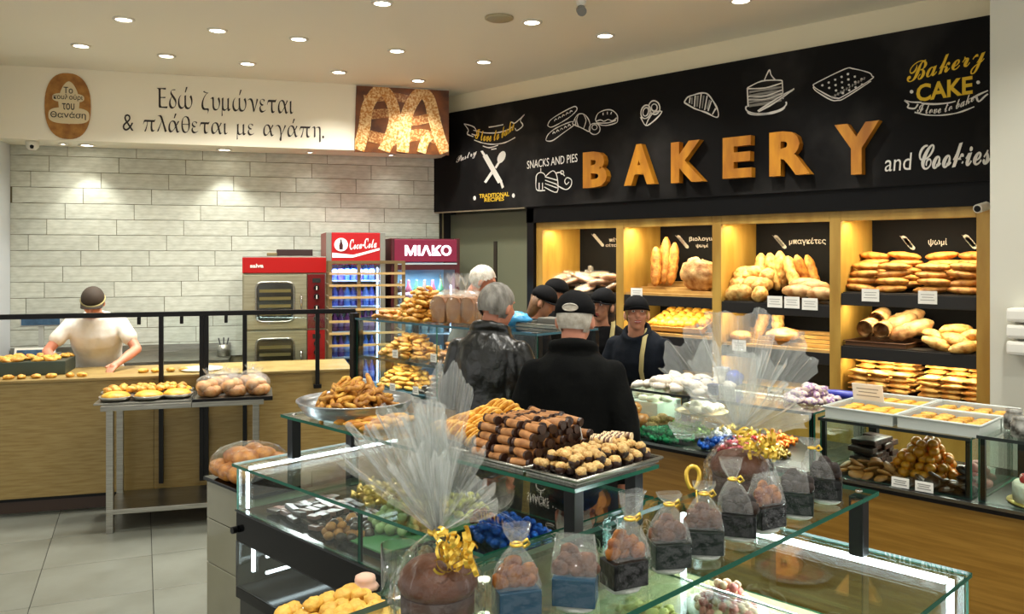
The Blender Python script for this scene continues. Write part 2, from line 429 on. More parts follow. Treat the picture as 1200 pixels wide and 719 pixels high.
for k, (pts, wd, m) in enumerate([([(0.1, .55), (.35, .6), (.6, .5), (.9, .62)], .09, sesd_m), ([(0.15, .25), (.4, .2), (.7, .3), (.95, .2)], .11, sesd_m), ([(.1, .8), (.4, .86), (.65, .8)], .08, sesd_m),
        ([(.04, 0.02), (.1, .35), (.14, .7), (.26, .95), (.36, .85), (.42, .55), (.36, .2), (.3, .02)], .115, ses_m),
        ([(.5, .02), (.52, .3), (.56, .65), (.68, .93), (.78, .86), (.84, .55), (.9, .25), (.97, .02)], .12, ses_m),
        ([(.70, .02), (.74, .2), (.8, .3)], .09, ses_m)]):
    rib([pp(*p) for p in pts], wd, 0.0225 + k * 0.0012, m)

# small downlights under the header and white camera dome
def downlight(px, py, z, label, power, grp, tilt=None, loc=None, lit=True, r=0.055):
    x, y = loc if loc else on_z(px, py, z)
    t = thing('downlight', label, 'light', (x, y, z), 0, grp)
    q = MB(); q.lathe([(r * 1.35, -0.001), (r * 1.35, -0.008), (r * 1.02, -0.012), (r * 1.0, -0.004)], 20); q.build('trim_ring', WHITE, t)
    q = MB(); q.lathe([(0.0, -0.0085), (r * 0.6, -0.0085), (r, -0.006)], 20); q.build('lens', emis('lamp_lens', (255, 244, 222), 14.0) if lit else M('lamp_off', (170, 165, 150), 0.3), t)
    if lit and power:
        ld = bpy.data.lights.new('lamp', 'SPOT'); ld.energy = power; ld.color = (1.0, 0.975, 0.90) ; ld.spot_size = math.radians(125); ld.spot_blend = 0.9; ld.shadow_soft_size = 0.06
        lo = bpy.data.objects.new('lamp', ld); C.objects.link(lo); lo.parent = t; lo.location = (0, 0, -0.02)
    return t
rows = [(145, 22), (255, 35), (350, 45), (465, 59), (567, 72), (709, 41), (448, 3), (868, 0), (95, 53), (195, 65), (290, 74), (397, 84), (490, 94)]
desc = ['in the left of the long row', 'second along the long row', 'third along the long row', 'fourth along the long row', 'above the picture of bread rings', 'above the letters of the sign', 'at the top edge of the frame', 'above the cake drawing', 'nearest the left end of the header', 'above the oval emblem', 'above the first Greek line', 'above the end of the Greek lines', 'just over the sesame photo print']
for (px, py), d_ in zip(rows, desc):
    downlight(px, py, CEILZ, 'round recessed ceiling light ' + d_, DOWNLIGHT_W, 'recessed ceiling lights')
for x, y in ((0.6, 2.2), (1.6, 0.9), (2.6, 2.4), (3.3, 0.6), (0.4, 4.6), (4.4, 1.0), (4.4, 2.6), (4.4, 4.2), (0.2, 0.2), (2.8, -0.8)):
    downlight(0, 0, CEILZ, 'round recessed ceiling light over the shop floor out of view', DOWNLIGHT_W, 'ceiling lights over the shop', loc=(x, y))
for px in (102, 263):
    p = bwpx(px, 0.22)
    t = downlight(0, 0, 2.88, 'bright downlight under the header, ' + ('left one by the camera dome' if px == 102 else 'right one above the stone tiles'), 0, 'header downlights', loc=p)
    ld = bpy.data.lights.new('lamp', 'SPOT'); ld.energy = 20; ld.color = (1.0, 0.985, 0.9); ld.spot_size = math.radians(86); ld.spot_blend = 0.5; ld.shadow_soft_size = 0.03
    lo = bpy.data.objects.new('lamp', ld); C.objects.link(lo); lo.parent = t; lo.location = (0, 0, -0.02)
for tt in (0.55, 1.35, 3.55):
    p = bw(tt, 0.25); t = downlight(0, 0, 2.88, {0.55: 'downlight under the header near the corner', 1.35: 'downlight under the header above the red oven', 3.55: 'downlight under the header at the far left end'}[tt], 0, 'header downlights', loc=p, r=0.03)
    ld = bpy.data.lights.new('lamp', 'SPOT'); ld.energy = 5; ld.color = (1.0, 0.985, 0.9); ld.spot_size = math.radians(130); ld.spot_blend = 0.9; ld.shadow_soft_size = 0.05
    lo = bpy.data.objects.new('lamp', ld); C.objects.link(lo); lo.parent = t; lo.location = (0, 0, -0.02)
p = bwpx(38, 0.36); cc = thing('security_camera', 'white dome security camera under the left end of the header', 'camera', (p[0], p[1], 2.88))
q = MB(); q.lathe([(0.0, -0.085), (0.03, -0.08), (0.05, -0.06), (0.055, -0.03), (0.055, 0)], 18); q.build('housing', WHITE, cc)
q = MB(); q.ball((-0.012, -0.03, -0.05), 0.024, 10, 8); q.build('lens', BLACK, cc)
xx = 5.78; yy = y_on_x(1154, xx); cc = thing('security_camera', 'white bullet security camera at the right end of the bread shelves', 'camera', (xx, yy, z_at(241, xx, yy)))
q = MB(); q.cyl((0.03, 0, 0), (-0.07, 0.02, -0.02), 0.028, 0.028, 14); q.build('housing', WHITE, cc)
q = MB(); q.cyl((-0.069, 0.02, -0.02), (-0.075, 0.021, -0.021), 0.02, 0.02, 12); q.build('lens', BLACK, cc)
x, y = on_z(585, 20, CEILZ); q = MB(); q.lathe([(0.1, -0.002), (0.1, -0.012), (0.085, -0.02), (0, -0.02)], 24)
tag(q.build('ceiling_speaker', M('speaker_grille', (168, 158, 128), 0.7), None, (x, y, CEILZ)), 'flat round beige speaker grille set in the ceiling', 'speaker')
x, y = on_z(681, 1, CEILZ); pc = thing('ceiling_camera', 'small grey camera hanging from the ceiling', 'camera', (x, y, CEILZ))
q = MB(); q.cyl((0, 0, 0), (0, 0, -0.035), 0.035, 0.03, 14); q.build('mount', WHITE, pc)
q = MB(); q.cyl((0.02, 0.02, -0.05), (-0.04, -0.04, -0.085), 0.032, 0.032, 14); q.ball((0, 0, -0.045), 0.025); q.build('body', M('grey_plastic', (120, 118, 110), 0.4), pc)

# ================================================================ chalkboard sign
SX = 5.80
board_m = M('chalkboard', (15, 14, 14), 0.65, 0, (58, 56, 54), 1.6, spec=0.12, contrast=(0.5, 0.9))
chalk_m = M('chalk_white', (226, 222, 214), 0.8); ychalk_m = M('chalk_yellow', (226, 186, 44), 0.8); gchalk_m = M('chalk_grey', (140, 136, 130), 0.8)
sign = thing('bakery_sign', 'long black chalkboard sign with BAKERY letters above the bread shelves', 'sign', (0, 0, 0))
dbox('board', board_m, sign, SX, 5.85, 1.5, 7.05, 2.315, 3.335)
dbox('board_edge', M('board_edge', (150, 138, 112), 0.5), sign, SX + 0.004, 5.85, 5.64, 7.05, 2.303, 2.315)
dbox('lower_band', M('band_black', (10, 10, 11), 0.5, spec=0.15), sign, SX + 0.02, 5.85, 1.5, 5.63, 2.165, 2.315)
def sfr(x, y, h): return (SX - h, -x, y)         # sign plane: x = -world y
def sp(px, py): yy = y_on_x(px, SX); return (-yy, z_at(py, SX, yy))
def chalk(name, strokes, wd=0.011, m=None, lift=0.003, smooth=True):
    q = MB()
    for st in strokes:
        P = [sp(*p) for p in st]
        if smooth: P = cat(P, 4)
        n = len(P); L_ = []; R_ = []
        for i, p in enumerate(P):
            a = Vector(P[min(i + 1, n - 1)]) - Vector(P[max(i - 1, 0)])
            a = Vector((-a.y, a.x)); a = a.normalized() * (wd / 2 * (0.75 + 0.5 * noise.noise(Vector((p[0] * 15, p[1] * 15, 0))))) if a.length > 1e-9 else Vector((0, wd / 2))
            L_.append(sfr(p[0] + a.x, p[1] + a.y, lift)); R_.append(sfr(p[0] - a.x, p[1] - a.y, lift))
        q.add(L_ + R_, [(i, n + i, n + i + 1, i + 1) for i in range(n - 1)], False)
    return q.build(name, m or chalk_m, sign)
def stext(body, x0, x1, yc, hpx, m, name='lettering', **k):
    a = sp(x0, yc); b_ = sp(x1, yc); cx = (a[0] + b_[0]) / 2; cc_ = sp((x0 + x1) / 2, yc); h = abs(sp((x0 + x1) / 2, yc - hpx / 2)[1] - sp((x0 + x1) / 2, yc + hpx / 2)[1])
    return text(name, body, m, sign, sfr, cx, cc_[1], width=b_[0] - a[0], height=h, **k)
def ell(cx, cy, rx, ry, a0=0, a1=360, n=14, rot=0):
    c, s_ = math.cos(math.radians(rot)), math.sin(math.radians(rot)); o = []
    for i in range(n + 1):
        t = math.radians(a0 + (a1 - a0) * i / n); x, y = rx * math.cos(t), ry * math.sin(t); o.append((cx + x * c - y * s_, cy + x * s_ + y * c))
    return o
# ribbon with "I love to bake" (left)
chalk('ribbon_drawing', [[(556, 164), (566, 167.5), (578, 169), (592, 167), (604, 161)], [(555, 152.5), (568, 155.5), (582, 155.5), (594, 152.5), (602, 148)], [(544, 145), (556, 149), (559, 158), (553, 157)], [(544, 145), (549, 152), (548, 157), (555, 160)], [(615, 134), (604, 144), (600, 143), (598, 145)], [(615, 134), (610, 141), (613, 147), (606, 153), (604, 150)], [(573, 149), (580, 148), (590, 146)], [(566, 171), (574, 173), (584, 170)], [(576, 175), (582, 174)]], 0.014)
stext(script('I love to bake'), 557, 603, 158.5, 13, ychalk_m, curve=0.07, slope=0.06, offset=0.01)
stext(script('Pastry'), 535, 559, 184, 10, chalk_m, slope=0.2)
# rolling pin and spoon
q = MB()
def spoly(pts): q.add([sfr(*sp(*p), 0.004) for p in pts], [tuple(range(len(pts)))], False)
spoly([(566, 183), (571, 180.5), (589, 212), (584, 215)]); spoly([(563.5, 177), (566, 176.5), (570, 182), (567, 183)]); spoly([(586, 213), (588.5, 211.5), (591, 219), (588.5, 221)])
spoly([(567.5, 213), (570, 214.5), (578, 203), (576, 200)]); spoly([(580, 196), (582, 197.5), (586, 191), (584, 189.5)]); spoly(ell(588, 184, 4.2, 7.5, 0, 360, 16, 25)[:-1])
q.build('rolling_pin_and_spoon_drawing', chalk_m, sign, fixn=True)
stext('TRADITIONAL', 562, 597, 228.5, 5, ychalk_m, offset=0.02); stext('RECIPES', 568, 591, 233.5, 4.5, ychalk_m, offset=0.02)
for c_ in ((556.5, 232, 1.7, 2.6), (602, 229, 1.7, 2.6), (1068.5, 107.5, 2.2, 2.2), (1146.5, 96.5, 2.2, 2.2)):
    q = MB(); spoly(ell(*c_, 0, 360, 10)[:-1]); q.build('dot_drawing', chalk_m, sign, fixn=True)
stext('SNACKS AND PIES', 618, 677, 189, 9.5, chalk_m, slope=0.03, offset=0.004)
chalk('pies_drawing', [ell(634, 208, 5.5, 6, 180, 360), [(628.5, 208), (629, 222), (639, 223)], [(632, 214), (632, 222)], [(636, 214), (636, 222)], [(634, 201), (634, 197)], [(639, 207), (648, 200), (653, 207), (653, 225), (638, 219)], [(639, 207), (653, 211)], [(639, 211), (653, 216)], [(639, 215), (653, 220)], [(653, 217), (663, 222), (669, 218), (670, 211), (665, 208), (662, 212), (664, 216), (667, 213)], [(651, 203), (657, 202), (662, 206)], ell(659, 202, 2, 2, 0, 360, 8)], 0.013, smooth=True)
# baguettes, croissant, bun
chalk('bread_drawing', [[(642, 147), (645, 141), (655, 134), (670, 126), (675, 125), (676, 129), (668, 137), (655, 145), (646, 149), (642, 147)], [(640, 163), (643, 157), (652, 150), (668, 143), (672, 143)], [(640, 163), (641, 165), (648, 164.5), (660, 156), (671, 148), (673, 146)]] + [[(650 + 4.5 * i, 142 - 2.4 * i), (651 + 4.5 * i, 139.5 - 2.4 * i), (653 + 4.5 * i, 140 - 2.4 * i)] for i in range(5)] + [[(648 + 4.5 * i, 157 - 2.2 * i), (649 + 4.5 * i, 154.5 - 2.2 * i), (651 + 4.5 * i, 156 - 2.2 * i)] for i in range(5)] + [[(671, 145), (675, 137), (679, 133.5), (685, 134), (690, 140), (692, 148), (691, 154), (686, 152)], [(671, 145), (675, 147), (680, 149), (686, 152)], [(678, 134), (676, 141), (678, 148)], [(684, 134), (687, 141), (684, 151)], [(674, 139), (675, 146)], ell(697, 151, 6.5, 6.5), ell(697, 149, 3, 3), [(698, 140), (701, 133), (709, 129), (717, 129), (723, 134), (724, 140), (722, 144), (710, 147), (701, 145), (698, 140)], [(699, 142), (704, 140.5), (708, 142), (713, 140), (718, 141.5), (723, 138)], [(700, 144), (712, 144), (722, 141)], [(707, 132), (707, 135)], [(712, 131), (712, 134)], [(717, 131), (716, 134)]], 0.011)
chalk('pretzel_drawing', [ell(757, 131, 5.5, 8, 0, 360, 14, 15), ell(757, 131, 3.2, 5, 0, 360, 12, 15), ell(767, 126, 6.5, 8, 0, 360, 14, -10), ell(767, 126, 3.4, 4.2, 0, 360, 12), [(751, 137), (757, 147), (766, 142), (774, 134), (776, 130)], [(760, 140), (766, 132), (775, 130)], [(757, 147), (760, 140)]], 0.016)
chalk('croissant_drawing', [[(802, 120), (806, 114), (814, 111), (822, 109), (829, 110), (835, 117), (841, 128), (842, 136), (838, 137), (828, 132), (814, 127), (802, 120)], [(809, 114), (808, 121)], [(815, 112), (814, 125)], [(822, 110), (820, 127)], [(829, 112), (826, 129)], [(834, 118), (830, 130)], [(839, 127), (835, 134)]], 0.014)
chalk('croissant_shading', [[(811, 114), (811, 122)], [(818, 112), (817, 125)], [(825, 112), (823, 127)], [(832, 117), (829, 128)]], 0.02, gchalk_m)
chalk('cake_shading', [[(878, 108 + 4 * i), (900, 104.5 + 4 * i), (916, 102 + 3.8 * i)] for i in range(5)], 0.022, gchalk_m, 0.0025)
chalk('cake_drawing', [[(876, 103), (893, 95), (914, 94), (917, 96)], [(876, 103), (877, 125)], [(917, 96), (918, 116)], [(876, 104), (897, 103), (917, 97)], [(877, 113), (898, 112), (918, 105)], [(877, 117), (898, 116), (918, 109)], [(896, 94), (899, 87), (902, 82), (904, 88), (909, 94)], ell(898, 124, 24, 8.5, -10, 200, 18, -8), ell(898, 128, 22, 6, 0, 180, 14, -8), [(888, 130), (905, 119), (918, 111), (931, 104)], [(889, 131), (907, 121), (930, 105)]], 0.013)
chalk('biscuit_drawing', [[(953, 100), (957, 97), (990, 81), (1000, 80.5), (1018, 85), (1022, 89), (1021, 93), (988, 113), (981, 115), (973, 113), (957, 104), (953, 100)], [(953, 102), (957, 107), (974, 117), (982, 117.5), (990, 115), (1021, 95)]] + [ell(964 + 7.5 * i + 8 * j, 100 - 3.3 * i + 3.0 * j, 0.9, 0.7, 0, 360, 5) for i in range(5) for j in range(4)], 0.010)
chalk('biscuit_shading', [[(975 + 3.4 * i, 115.5 - 2.0 * i), (976 + 3.4 * i, 112.5 - 2.0 * i)] for i in range(12)], 0.016, gchalk_m)
# logo at the right end
stext(script('Bakery'), 1063, 1155, 79, 33, ychalk_m, slope=0.14, offset=0.004)
stext('CAKE', 1074, 1140, 104.5, 21, ychalk_m, slope=0.03, offset=0.028)
chalk('ribbon_drawing', [[(1072, 131.5), (1085, 134.5), (1103, 135), (1123, 132), (1142, 125)], [(1080, 121), (1095, 122), (1112, 120.5), (1120, 118.5)], [(1060, 117.5), (1068, 119.5), (1080, 120)], [(1060, 117.5), (1065, 122), (1064, 126), (1072, 127), (1076, 122)], [(1138, 116), (1147, 111), (1158, 106)], [(1144, 112), (1147, 119), (1154, 113), (1158, 110)]], 0.012)
stext(script('I love to bake'), 1075, 1142, 126, 11, chalk_m, curve=0.035, slope=0.1, offset=0.008)
stext('and', 1037, 1069, 190, 20, chalk_m, shear=0.1, offset=0.0)
stext(script('Cookies'), 1077, 1161, 181, 30, chalk_m, slope=0.02, offset=0.012)
# raised wooden letters
let_m = M('carved_wood', (196, 132, 30), 0.45, 0, (158, 96, 16), 10, (1, 1, 0.3))
for ch, xa, xb, ya, yb in (('B', 689, 717, 178, 220), ('A', 737, 773, 169.5, 217), ('K', 792, 830, 166, 214), ('E', 852.5, 886, 161, 209), ('R', 907, 955, 154, 206), ('Y', 983, 1035, 145, 205)):
    vs, fs = text_geo(ch, offset=0.045, extrude=0.03)
    x0 = min(v.x for v in vs); x1 = max(v.x for v in vs); y0 = min(v.y for v in vs); y1 = max(v.y for v in vs)
    A = sp(xa, (ya + yb) / 2); B_ = sp(xb, (ya + yb) / 2); zb_ = sp((xa + xb) / 2, yb)[1]; zt_ = sp((xa + xb) / 2, ya)[1]
    q = MB(); q.add([sfr(A[0] + (v.x - x0) / (x1 - x0) * (B_[0] - A[0]), zb_ + (v.y - y0) / (y1 - y0) * (zt_ - zb_), 0.04 + v.z * 1.0) for v in vs], fs, False)
    q.build('raised_letter', let_m, sign)
# ================================================================ bakery corner (left)
def bthing(name, label, cat_, t, d, z=0.0, group=None):
    p = bw(t, d); return thing(name, label, cat_, (p[0], p[1], z), BWROT, group)
tR = t_on_d(413, 2.10); Lc = TLW - tR - 0.02
cn = bthing('work_counter', 'long pale oak work counter in front of the baker', 'counter', tR, 2.10)
for i in range(2):
    dbox('front_panel', OAK, cn, -Lc + i * Lc / 2 + 0.001, -Lc + (i + 1) * Lc / 2 - 0.001, 0, 0.03, 0.13, 0.945, 0.002)
dbox('worktop', OAK, cn, -Lc, 0.0, -0.012, 0.68, 0.947, 0.967, 0.004)
dbox('end_panel', OAK, cn, -0.03, -0.001, 0.032, 0.66, 0.0, 0.946)
dbox('plinth', M('plinth_brown', (58, 40, 30), 0.5), cn, -Lc, 0, 0.03, 0.05, 0.02, 0.13)
dbox('plinth_edge', BLACK, cn, -Lc, 0, 0.018, 0.03, 0.105, 0.13)
# black screen frame on the counter
rl = bthing('screen_frame', 'black metal screen frame with rail and posts along the oak counter', 'railing', tR, 2.10)
dd = 2.135
rx = lambda px: -(t_on_d(px, dd) - tR)
dbox('top_rail', BLACK, rl, -Lc, 0.02, -0.055, -0.015, 1.405, 1.44, 0.003)
for px, zb in ((189, 0.18), (236.5, 0.18), (242, 0.18), (287, 0.18), (372, 0.86), (60 - 140, 0.5)):
    x = rx(px); dbox('post', BLACK, rl, x - 0.016, x + 0.016, -0.051, -0.019, zb, 1.406, 0.002)
for px in (287, 372):
    x = rx(px); dbox('bracket', BLACK, rl, x - 0.03, x + 0.03, -0.055, -0.013, 0.83, 0.86, 0.004)
for px in (163, 213, 265):
    x = rx(px); dbox('glass_clip', BLACK, rl, x - 0.012, x + 0.012, -0.05, -0.02, 1.35, 1.404, 0.004)
pane('glass_screen', rl, rx(189), rx(412), -0.038, -0.032, 0.97, 1.40, glass('screen_glass', (0.96, 0.985, 0.97), refl=0.8), GEDGE)

# rear steel bench with scale
tb0, tb1 = t_on_d(268, 0.62), TLW - 0.01
bn = bthing('steel_bench', 'stainless steel bench along the stone tiled wall', 'bench', tb0, 0.62)
dbox('bench_top', STEEL, bn, -(tb1 - tb0), 0, 0, 0.6, 0.865, 0.905, 0.006)
dbox('rear_upstand', STEEL, bn, -(tb1 - tb0), 0, 0.575, 0.6, 0.905, 1.0, 0.003)
dbox('lower_shelf', STEEL, bn, -(tb1 - tb0), 0, 0.03, 0.57, 0.25, 0.28)
for x in (-(tb1 - tb0) + 0.04, -(tb1 - tb0) / 2, -0.04):
    for y in (0.04, 0.55): dbox('leg', STEEL, bn, x - 0.02, x + 0.02, y - 0.02, y + 0.02, 0, 0.865)
lcd = M('lcd_blue', (58, 92, 120), 0.25, 0, (38, 64, 88), 12)
ts = t_on_d(46, 0.42)
sc_ = bthing('weighing_scale', 'white weighing scale with blue panel on the steel bench', 'scale', ts, 0.42, 0.905)
dbox('base', WHITE, sc_, -0.19, 0.17, -0.16, 0.16, 0.0, 0.06, 0.012); dbox('plate', STEEL, sc_, -0.17, 0.15, -0.12, 0.15, 0.061, 0.075, 0.004)
q = MB(); q.add([(-0.17, -0.162, 0.005), (0.15, -0.162, 0.005), (0.15, -0.10, 0.14), (-0.17, -0.10, 0.14), (-0.17, -0.08, 0.14), (0.15, -0.08, 0.14), (0.15, -0.1, 0.0), (-0.17, -0.1, 0)], [(0, 1, 2, 3), (3, 2, 5, 4), (1, 6, 5, 2), (0, 3, 4, 7), (4, 5, 6, 7), (0, 7, 6, 1)]); q.build('sloped_panel', WHITE, sc_)
q = MB(); q.add([(-0.15, -0.1605, 0.03), (0.13, -0.1605, 0.03), (0.13, -0.117, 0.125), (-0.15, -0.117, 0.125)], [(0, 1, 2, 3)]); q.build('display', lcd, sc_)
dbox('pole', M('grey_plastic2', (176, 176, 168), 0.5), sc_, -0.02, 0.02, 0.06, 0.09, 0.06, 0.32)
mon = dbox('customer_display', M('display_shell', (190, 190, 184), 0.5), sc_, -0.17, 0.17, 0.05, 0.09, 0.315, 0.405, 0.01)
dbox('screen', lcd, mon, -0.155, 0.155, 0.046, 0.05, 0.328, 0.392)
# steel sink box near the oven
sk = bthing('steel_caddy', 'steel holder with dark utensils on the bench beside the oven', 'caddy', t_on_d(262, 0.35), 0.35, 0.905)
q = MB(); q.lathe([(0.055, 0), (0.06, 0.005), (0.06, 0.11), (0.054, 0.11), (0.052, 0.01), (0, 0.01)], 18); q.build('cup', STEEL, sk)
for a in range(4): q = MB(); q.cyl((0.01 * math.cos(a * 1.6), 0.01 * math.sin(a * 1.6), 0.012), (0.045 * math.cos(a * 1.6), 0.045 * math.sin(a * 1.6), 0.17), 0.006); q.build('utensil', BLACK, sk)

# double deck oven
dO = 0.95; tO0, tO1 = t_on_d(382, dO), t_on_d(284, dO); W = tO1 - tO0
ov = bthing('deck_oven', 'two deck steel bakery oven with red top band and red control strip', 'oven', tO1, dO)
RED = M('oven_red', (162, 15, 13), 0.35, spec=0.3); DARKRED = M('oven_dark_red', (96, 8, 11), 0.4, spec=0.3)
OVST = M('oven_steel', (176, 170, 144), 0.36, 0.7, (152, 147, 122), 4, (1, 1, 20))
dbox('body', OVST, ov, 0, W, 0.02, 0.84, 0.35, 1.70, 0.006)
dbox('hood', STEEL, ov, 0, W, 0.0, 0.84, 1.701, 1.85, 0.01)
hb = dbox('top_band', RED, ov, 0.0, W, -0.02, 0.0, 1.70, 1.838, 0.004)
text('lettering', 'salva', CARD, hb, lambda x, y, h: (x, -0.02 - h, y), 0.1 * W + 0.05, 1.765, width=0.115, height=0.035, lift=0.002, offset=0.03)
for k, (z0, z1) in enumerate(((1.195, 1.685), (0.70, 1.18))):
    xr = W * 0.765
    dr = dbox('oven_door', OVST, ov, 0.012, xr, -0.02, 0.02, z0, z1, 0.006)
    x0, x1 = W * 0.17, W * 0.60; za, zb = z0 + 0.075, z1 - 0.075
    q = MB(); q.prism(oval((x0 + x1) / 2, (za + zb) / 2, (x1 - x0) / 2, (zb - za) / 2, 32, 7), 0.02, 0.026, lambda x, y, h: (x, -h, y)); q.build('window_glass', M('oven_window', (34, 32, 20), 0.12, 0, spec=0.7), dr, fixn=True)
    q = MB(); P = oval((x0 + x1) / 2, (za + zb) / 2, (x1 - x0) / 2 + 0.008, (zb - za) / 2 + 0.008, 32, 7); q.tube([(x, -0.026, z) for x, z in P], 0.010, 6, True); q.build('window_seal', STEEL, dr)
    for i in range(4):
        zz = za + (zb - za) * (0.2 + 0.2 * i); dbox('tray_rail', M('oven_tray', (122, 112, 70), 0.4, 0.6), dr, x0 + 0.02, x1 - 0.02, -0.031, -0.027, zz - 0.016, zz + 0.012)
    q = MB(); q.tube([(xr - 0.05, -0.02, (z0 + z1) / 2 - 0.07), (xr - 0.05, -0.06, (z0 + z1) / 2 - 0.06), (xr - 0.05, -0.06, (z0 + z1) / 2 + 0.05), (xr - 0.05, -0.02, (z0 + z1) / 2 + 0.06)], 0.009); q.build('handle', CHROME, dr)
    cp = dbox('control_strip', RED if k else DARKRED, ov, xr + 0.006, W - 0.01, -0.02, 0.02, z0, z1, 0.004)
    xc = (xr + W) / 2
    for zz in ((z1 - 0.12), (z1 - 0.20), (z1 - 0.30), z1 - 0.4):
        q = MB(); q.cyl((xc, -0.02, zz), (xc, -0.042, zz), 0.026, 0.024, 16); kb = q.build('knob', BLACK, cp)
        dbox('knob_mark', CARD, kb, xc - 0.004, xc + 0.004, -0.044, -0.042, zz - 0.02, zz + 0.015)
    dbox('panel_display', M('oven_display', (20, 20, 18), 0.2), cp, xc - 0.035, xc + 0.035, -0.024, -0.02, z1 - 0.075, z1 - 0.035)
for x in (0.05, W - 0.05):
    for y in (0.08, 0.78): dbox('leg', STEEL, ov, x - 0.025, x + 0.025, y - 0.025, y + 0.025, 0, 0.35)
ob = bthing('baking_tray_stack', 'dark baking tray lying flat on top of the red oven', 'tray', t_on_d(345, 0.6), 0.6, 1.852)
q = MB(); q.box(-0.16, 0.16, -0.15, 0.15, 0, 0.008); q.box(-0.16, 0.16, -0.15, -0.14, 0, 0.06); q.box(-0.16, 0.16, 0.14, 0.15, 0, 0.06); q.build('tray', M('dark_tray', (44, 20, 18), 0.5), ob)
q = MB(); q.cbox(-0.25, 0.04, -0.14, 0.12, 0.0, 0.03, 0.008); q.build('cloth', M('oven_cloth', (128, 112, 76), 0.8), ob)

# drink fridges
def bottles(parent, x0, x1, y, z, n, h, cols, r):
    for i in range(n):
        x = x0 + (x1 - x0) * (i + 0.5) / n; key = (round(h, 3), round(r, 4), cols[i % len(cols)])
        if key not in BOT:
            q = MB(); q.lathe([(r, 0), (r, h * 0.58), (r * 0.9, h * 0.66), (r * 0.4, h * 0.84), (r * 0.4, h * 0.97), (r * 0.42, h)], 10)
            q2 = MB(); q2.lathe([(r * 1.03, h * 0.22), (r * 1.03, h * 0.5)], 10); q.mi = 1
            q.lathe([(r * 1.03, h * 0.22), (r * 1.03, h * 0.5)], 10); q.mi = 0
            BOT[key] = q.mesh('bottle', [M('bottle_%d_%d_%d' % key[2], key[2], 0.25, vary=0.15), M('bottle_label_%d_%d_%d' % key[2], tuple(min(255, int(c * 0.6 + 90)) for c in key[2]), 0.4)])
        o = link('bottle', BOT[key], None, parent.matrix_basis @ Vector((x, y + R.uniform(-0.01, 0.01), z)), (0, 0, R.uniform(0, 6)))
        yield o
BOT = {}
dF = 0.80
def fridge(name, label, px0, px1, pyt, shell, dep, headz):
    t0, t1 = t_on_d(px1, dF), t_on_d(px0, dF); W = t1 - t0; p = bw(t1, dF); zt = z_at(pyt, *p)
    f = bthing(name, label, 'fridge', t1, dF); f['w'] = W; f['zt'] = zt
    dbox('side_panel', shell, f, 0, 0.03, 0.0, dep, 0.05, zt); dbox('side_panel', shell, f, W - 0.03, W, 0.0, dep, 0.05, zt)
    dbox('rear_panel', M('fridge_inside', (150, 190, 215), 0.4), f, 0.03, W - 0.03, dep - 0.03, dep, 0.05, zt - 0.01)
    dbox('top_panel', shell, f, 0.03, W - 0.03, 0.02, dep - 0.03, zt - 0.03, zt); dbox('base_panel', shell, f, 0.03, W - 0.03, 0.0, dep - 0.03, 0.05, 0.3)
    for x in (0.05, W - 0.05): q = MB(); q.cyl((x, 0.08, 0), (x, 0.08, 0.05), 0.02); q.build('foot', BLACK, f)
    return f, W, zt
LEDB = emis('fridge_led', (205, 225, 255), 9.0)
f, W, zt = fridge('drinks_fridge', 'red drinks fridge with white script brand name and blue bottles', 382, 451, 272, M('fridge_red', (140, 20, 16), 0.4), 0.70, 0.3)
silver = M('fridge_silver', (160, 160, 150), 0.35, 0.7)
dbox('door_stile', silver, f, 0.0, 0.05, -0.03, 0.0, 0.3, zt, 0.004); dbox('door_stile', silver, f, W - 0.05, W, -0.03, 0.0, 0.3, zt, 0.004)
hp = dbox('header_panel', M('cola_red', (176, 10, 20), 0.4, emit=(200, 8, 18), es=0.12), f, 0.05, W - 0.05, -0.035, 0.0, zt - 0.30, zt - 0.004, 0.004)
ffr = lambda x, y, h: (x, -0.035 - h, y)
text('lettering', '\U0001D46A' + script('oca-') + '\U0001D46A' + script('ola'), M('cola_white', (240, 238, 232), 0.5, emit=(255, 250, 245), es=0.5), hp, ffr, W * 0.62, zt - 0.105, width=W * 0.46, height=0.095, lift=0.003, slope=0.08, offset=0.01)
q = MB(); q.add([ffr(0.055, zt - 0.19, 0.002), ffr(W * 0.45, zt - 0.21, 0.002), ffr(W - 0.055, zt - 0.145, 0.002), ffr(W - 0.055, zt - 0.165, 0.002), ffr(W * 0.45, zt - 0.235, 0.002), ffr(0.055, zt - 0.235, 0.002)], [(0, 5, 4, 1), (1, 4, 3, 2)]); q.build('white_wave', MATS['cola_white'], hp)
q = MB(); q.prism(ell(0.135, zt - 0.115, 0.062, 0.062, 0, 360, 24)[:-1], 0.001, 0.006, ffr); bd = q.build('round_badge', MATS['cola_white'], hp, fixn=True)
q = MB(); q.prism([(0.118, zt - 0.16), (0.15, zt - 0.16), (0.152, zt - 0.12), (0.142, zt - 0.09), (0.14, zt - 0.065), (0.128, zt - 0.065), (0.126, zt - 0.09), (0.116, zt - 0.12)], 0.006, 0.009, ffr); q.build('bottle_mark', M('badge_dark', (60, 16, 24), 0.4), bd, fixn=True)
dbox('led_strip', LEDB, f, W - 0.075, W - 0.062, 0.02, 0.03, 0.4, zt - 0.33)
pane('door_glass', f, 0.05, W - 0.05, -0.022, -0.016, 0.32, zt - 0.30, glass('fridge_glass', (0.86, 0.92, 0.98)), BLACK)
fl_l = bpy.data.lights.new('lamp', 'AREA'); fl_l.shape = 'RECTANGLE'; fl_l.size = 0.5; fl_l.size_y = 0.06; fl_l.energy = 8; fl_l.color = (0.55, 0.7, 1.0)
lo = bpy.data.objects.new('lamp', fl_l); C.objects.link(lo); lo.parent = f; lo.location = (W / 2, 0.06, zt - 0.34)
nsh = 6
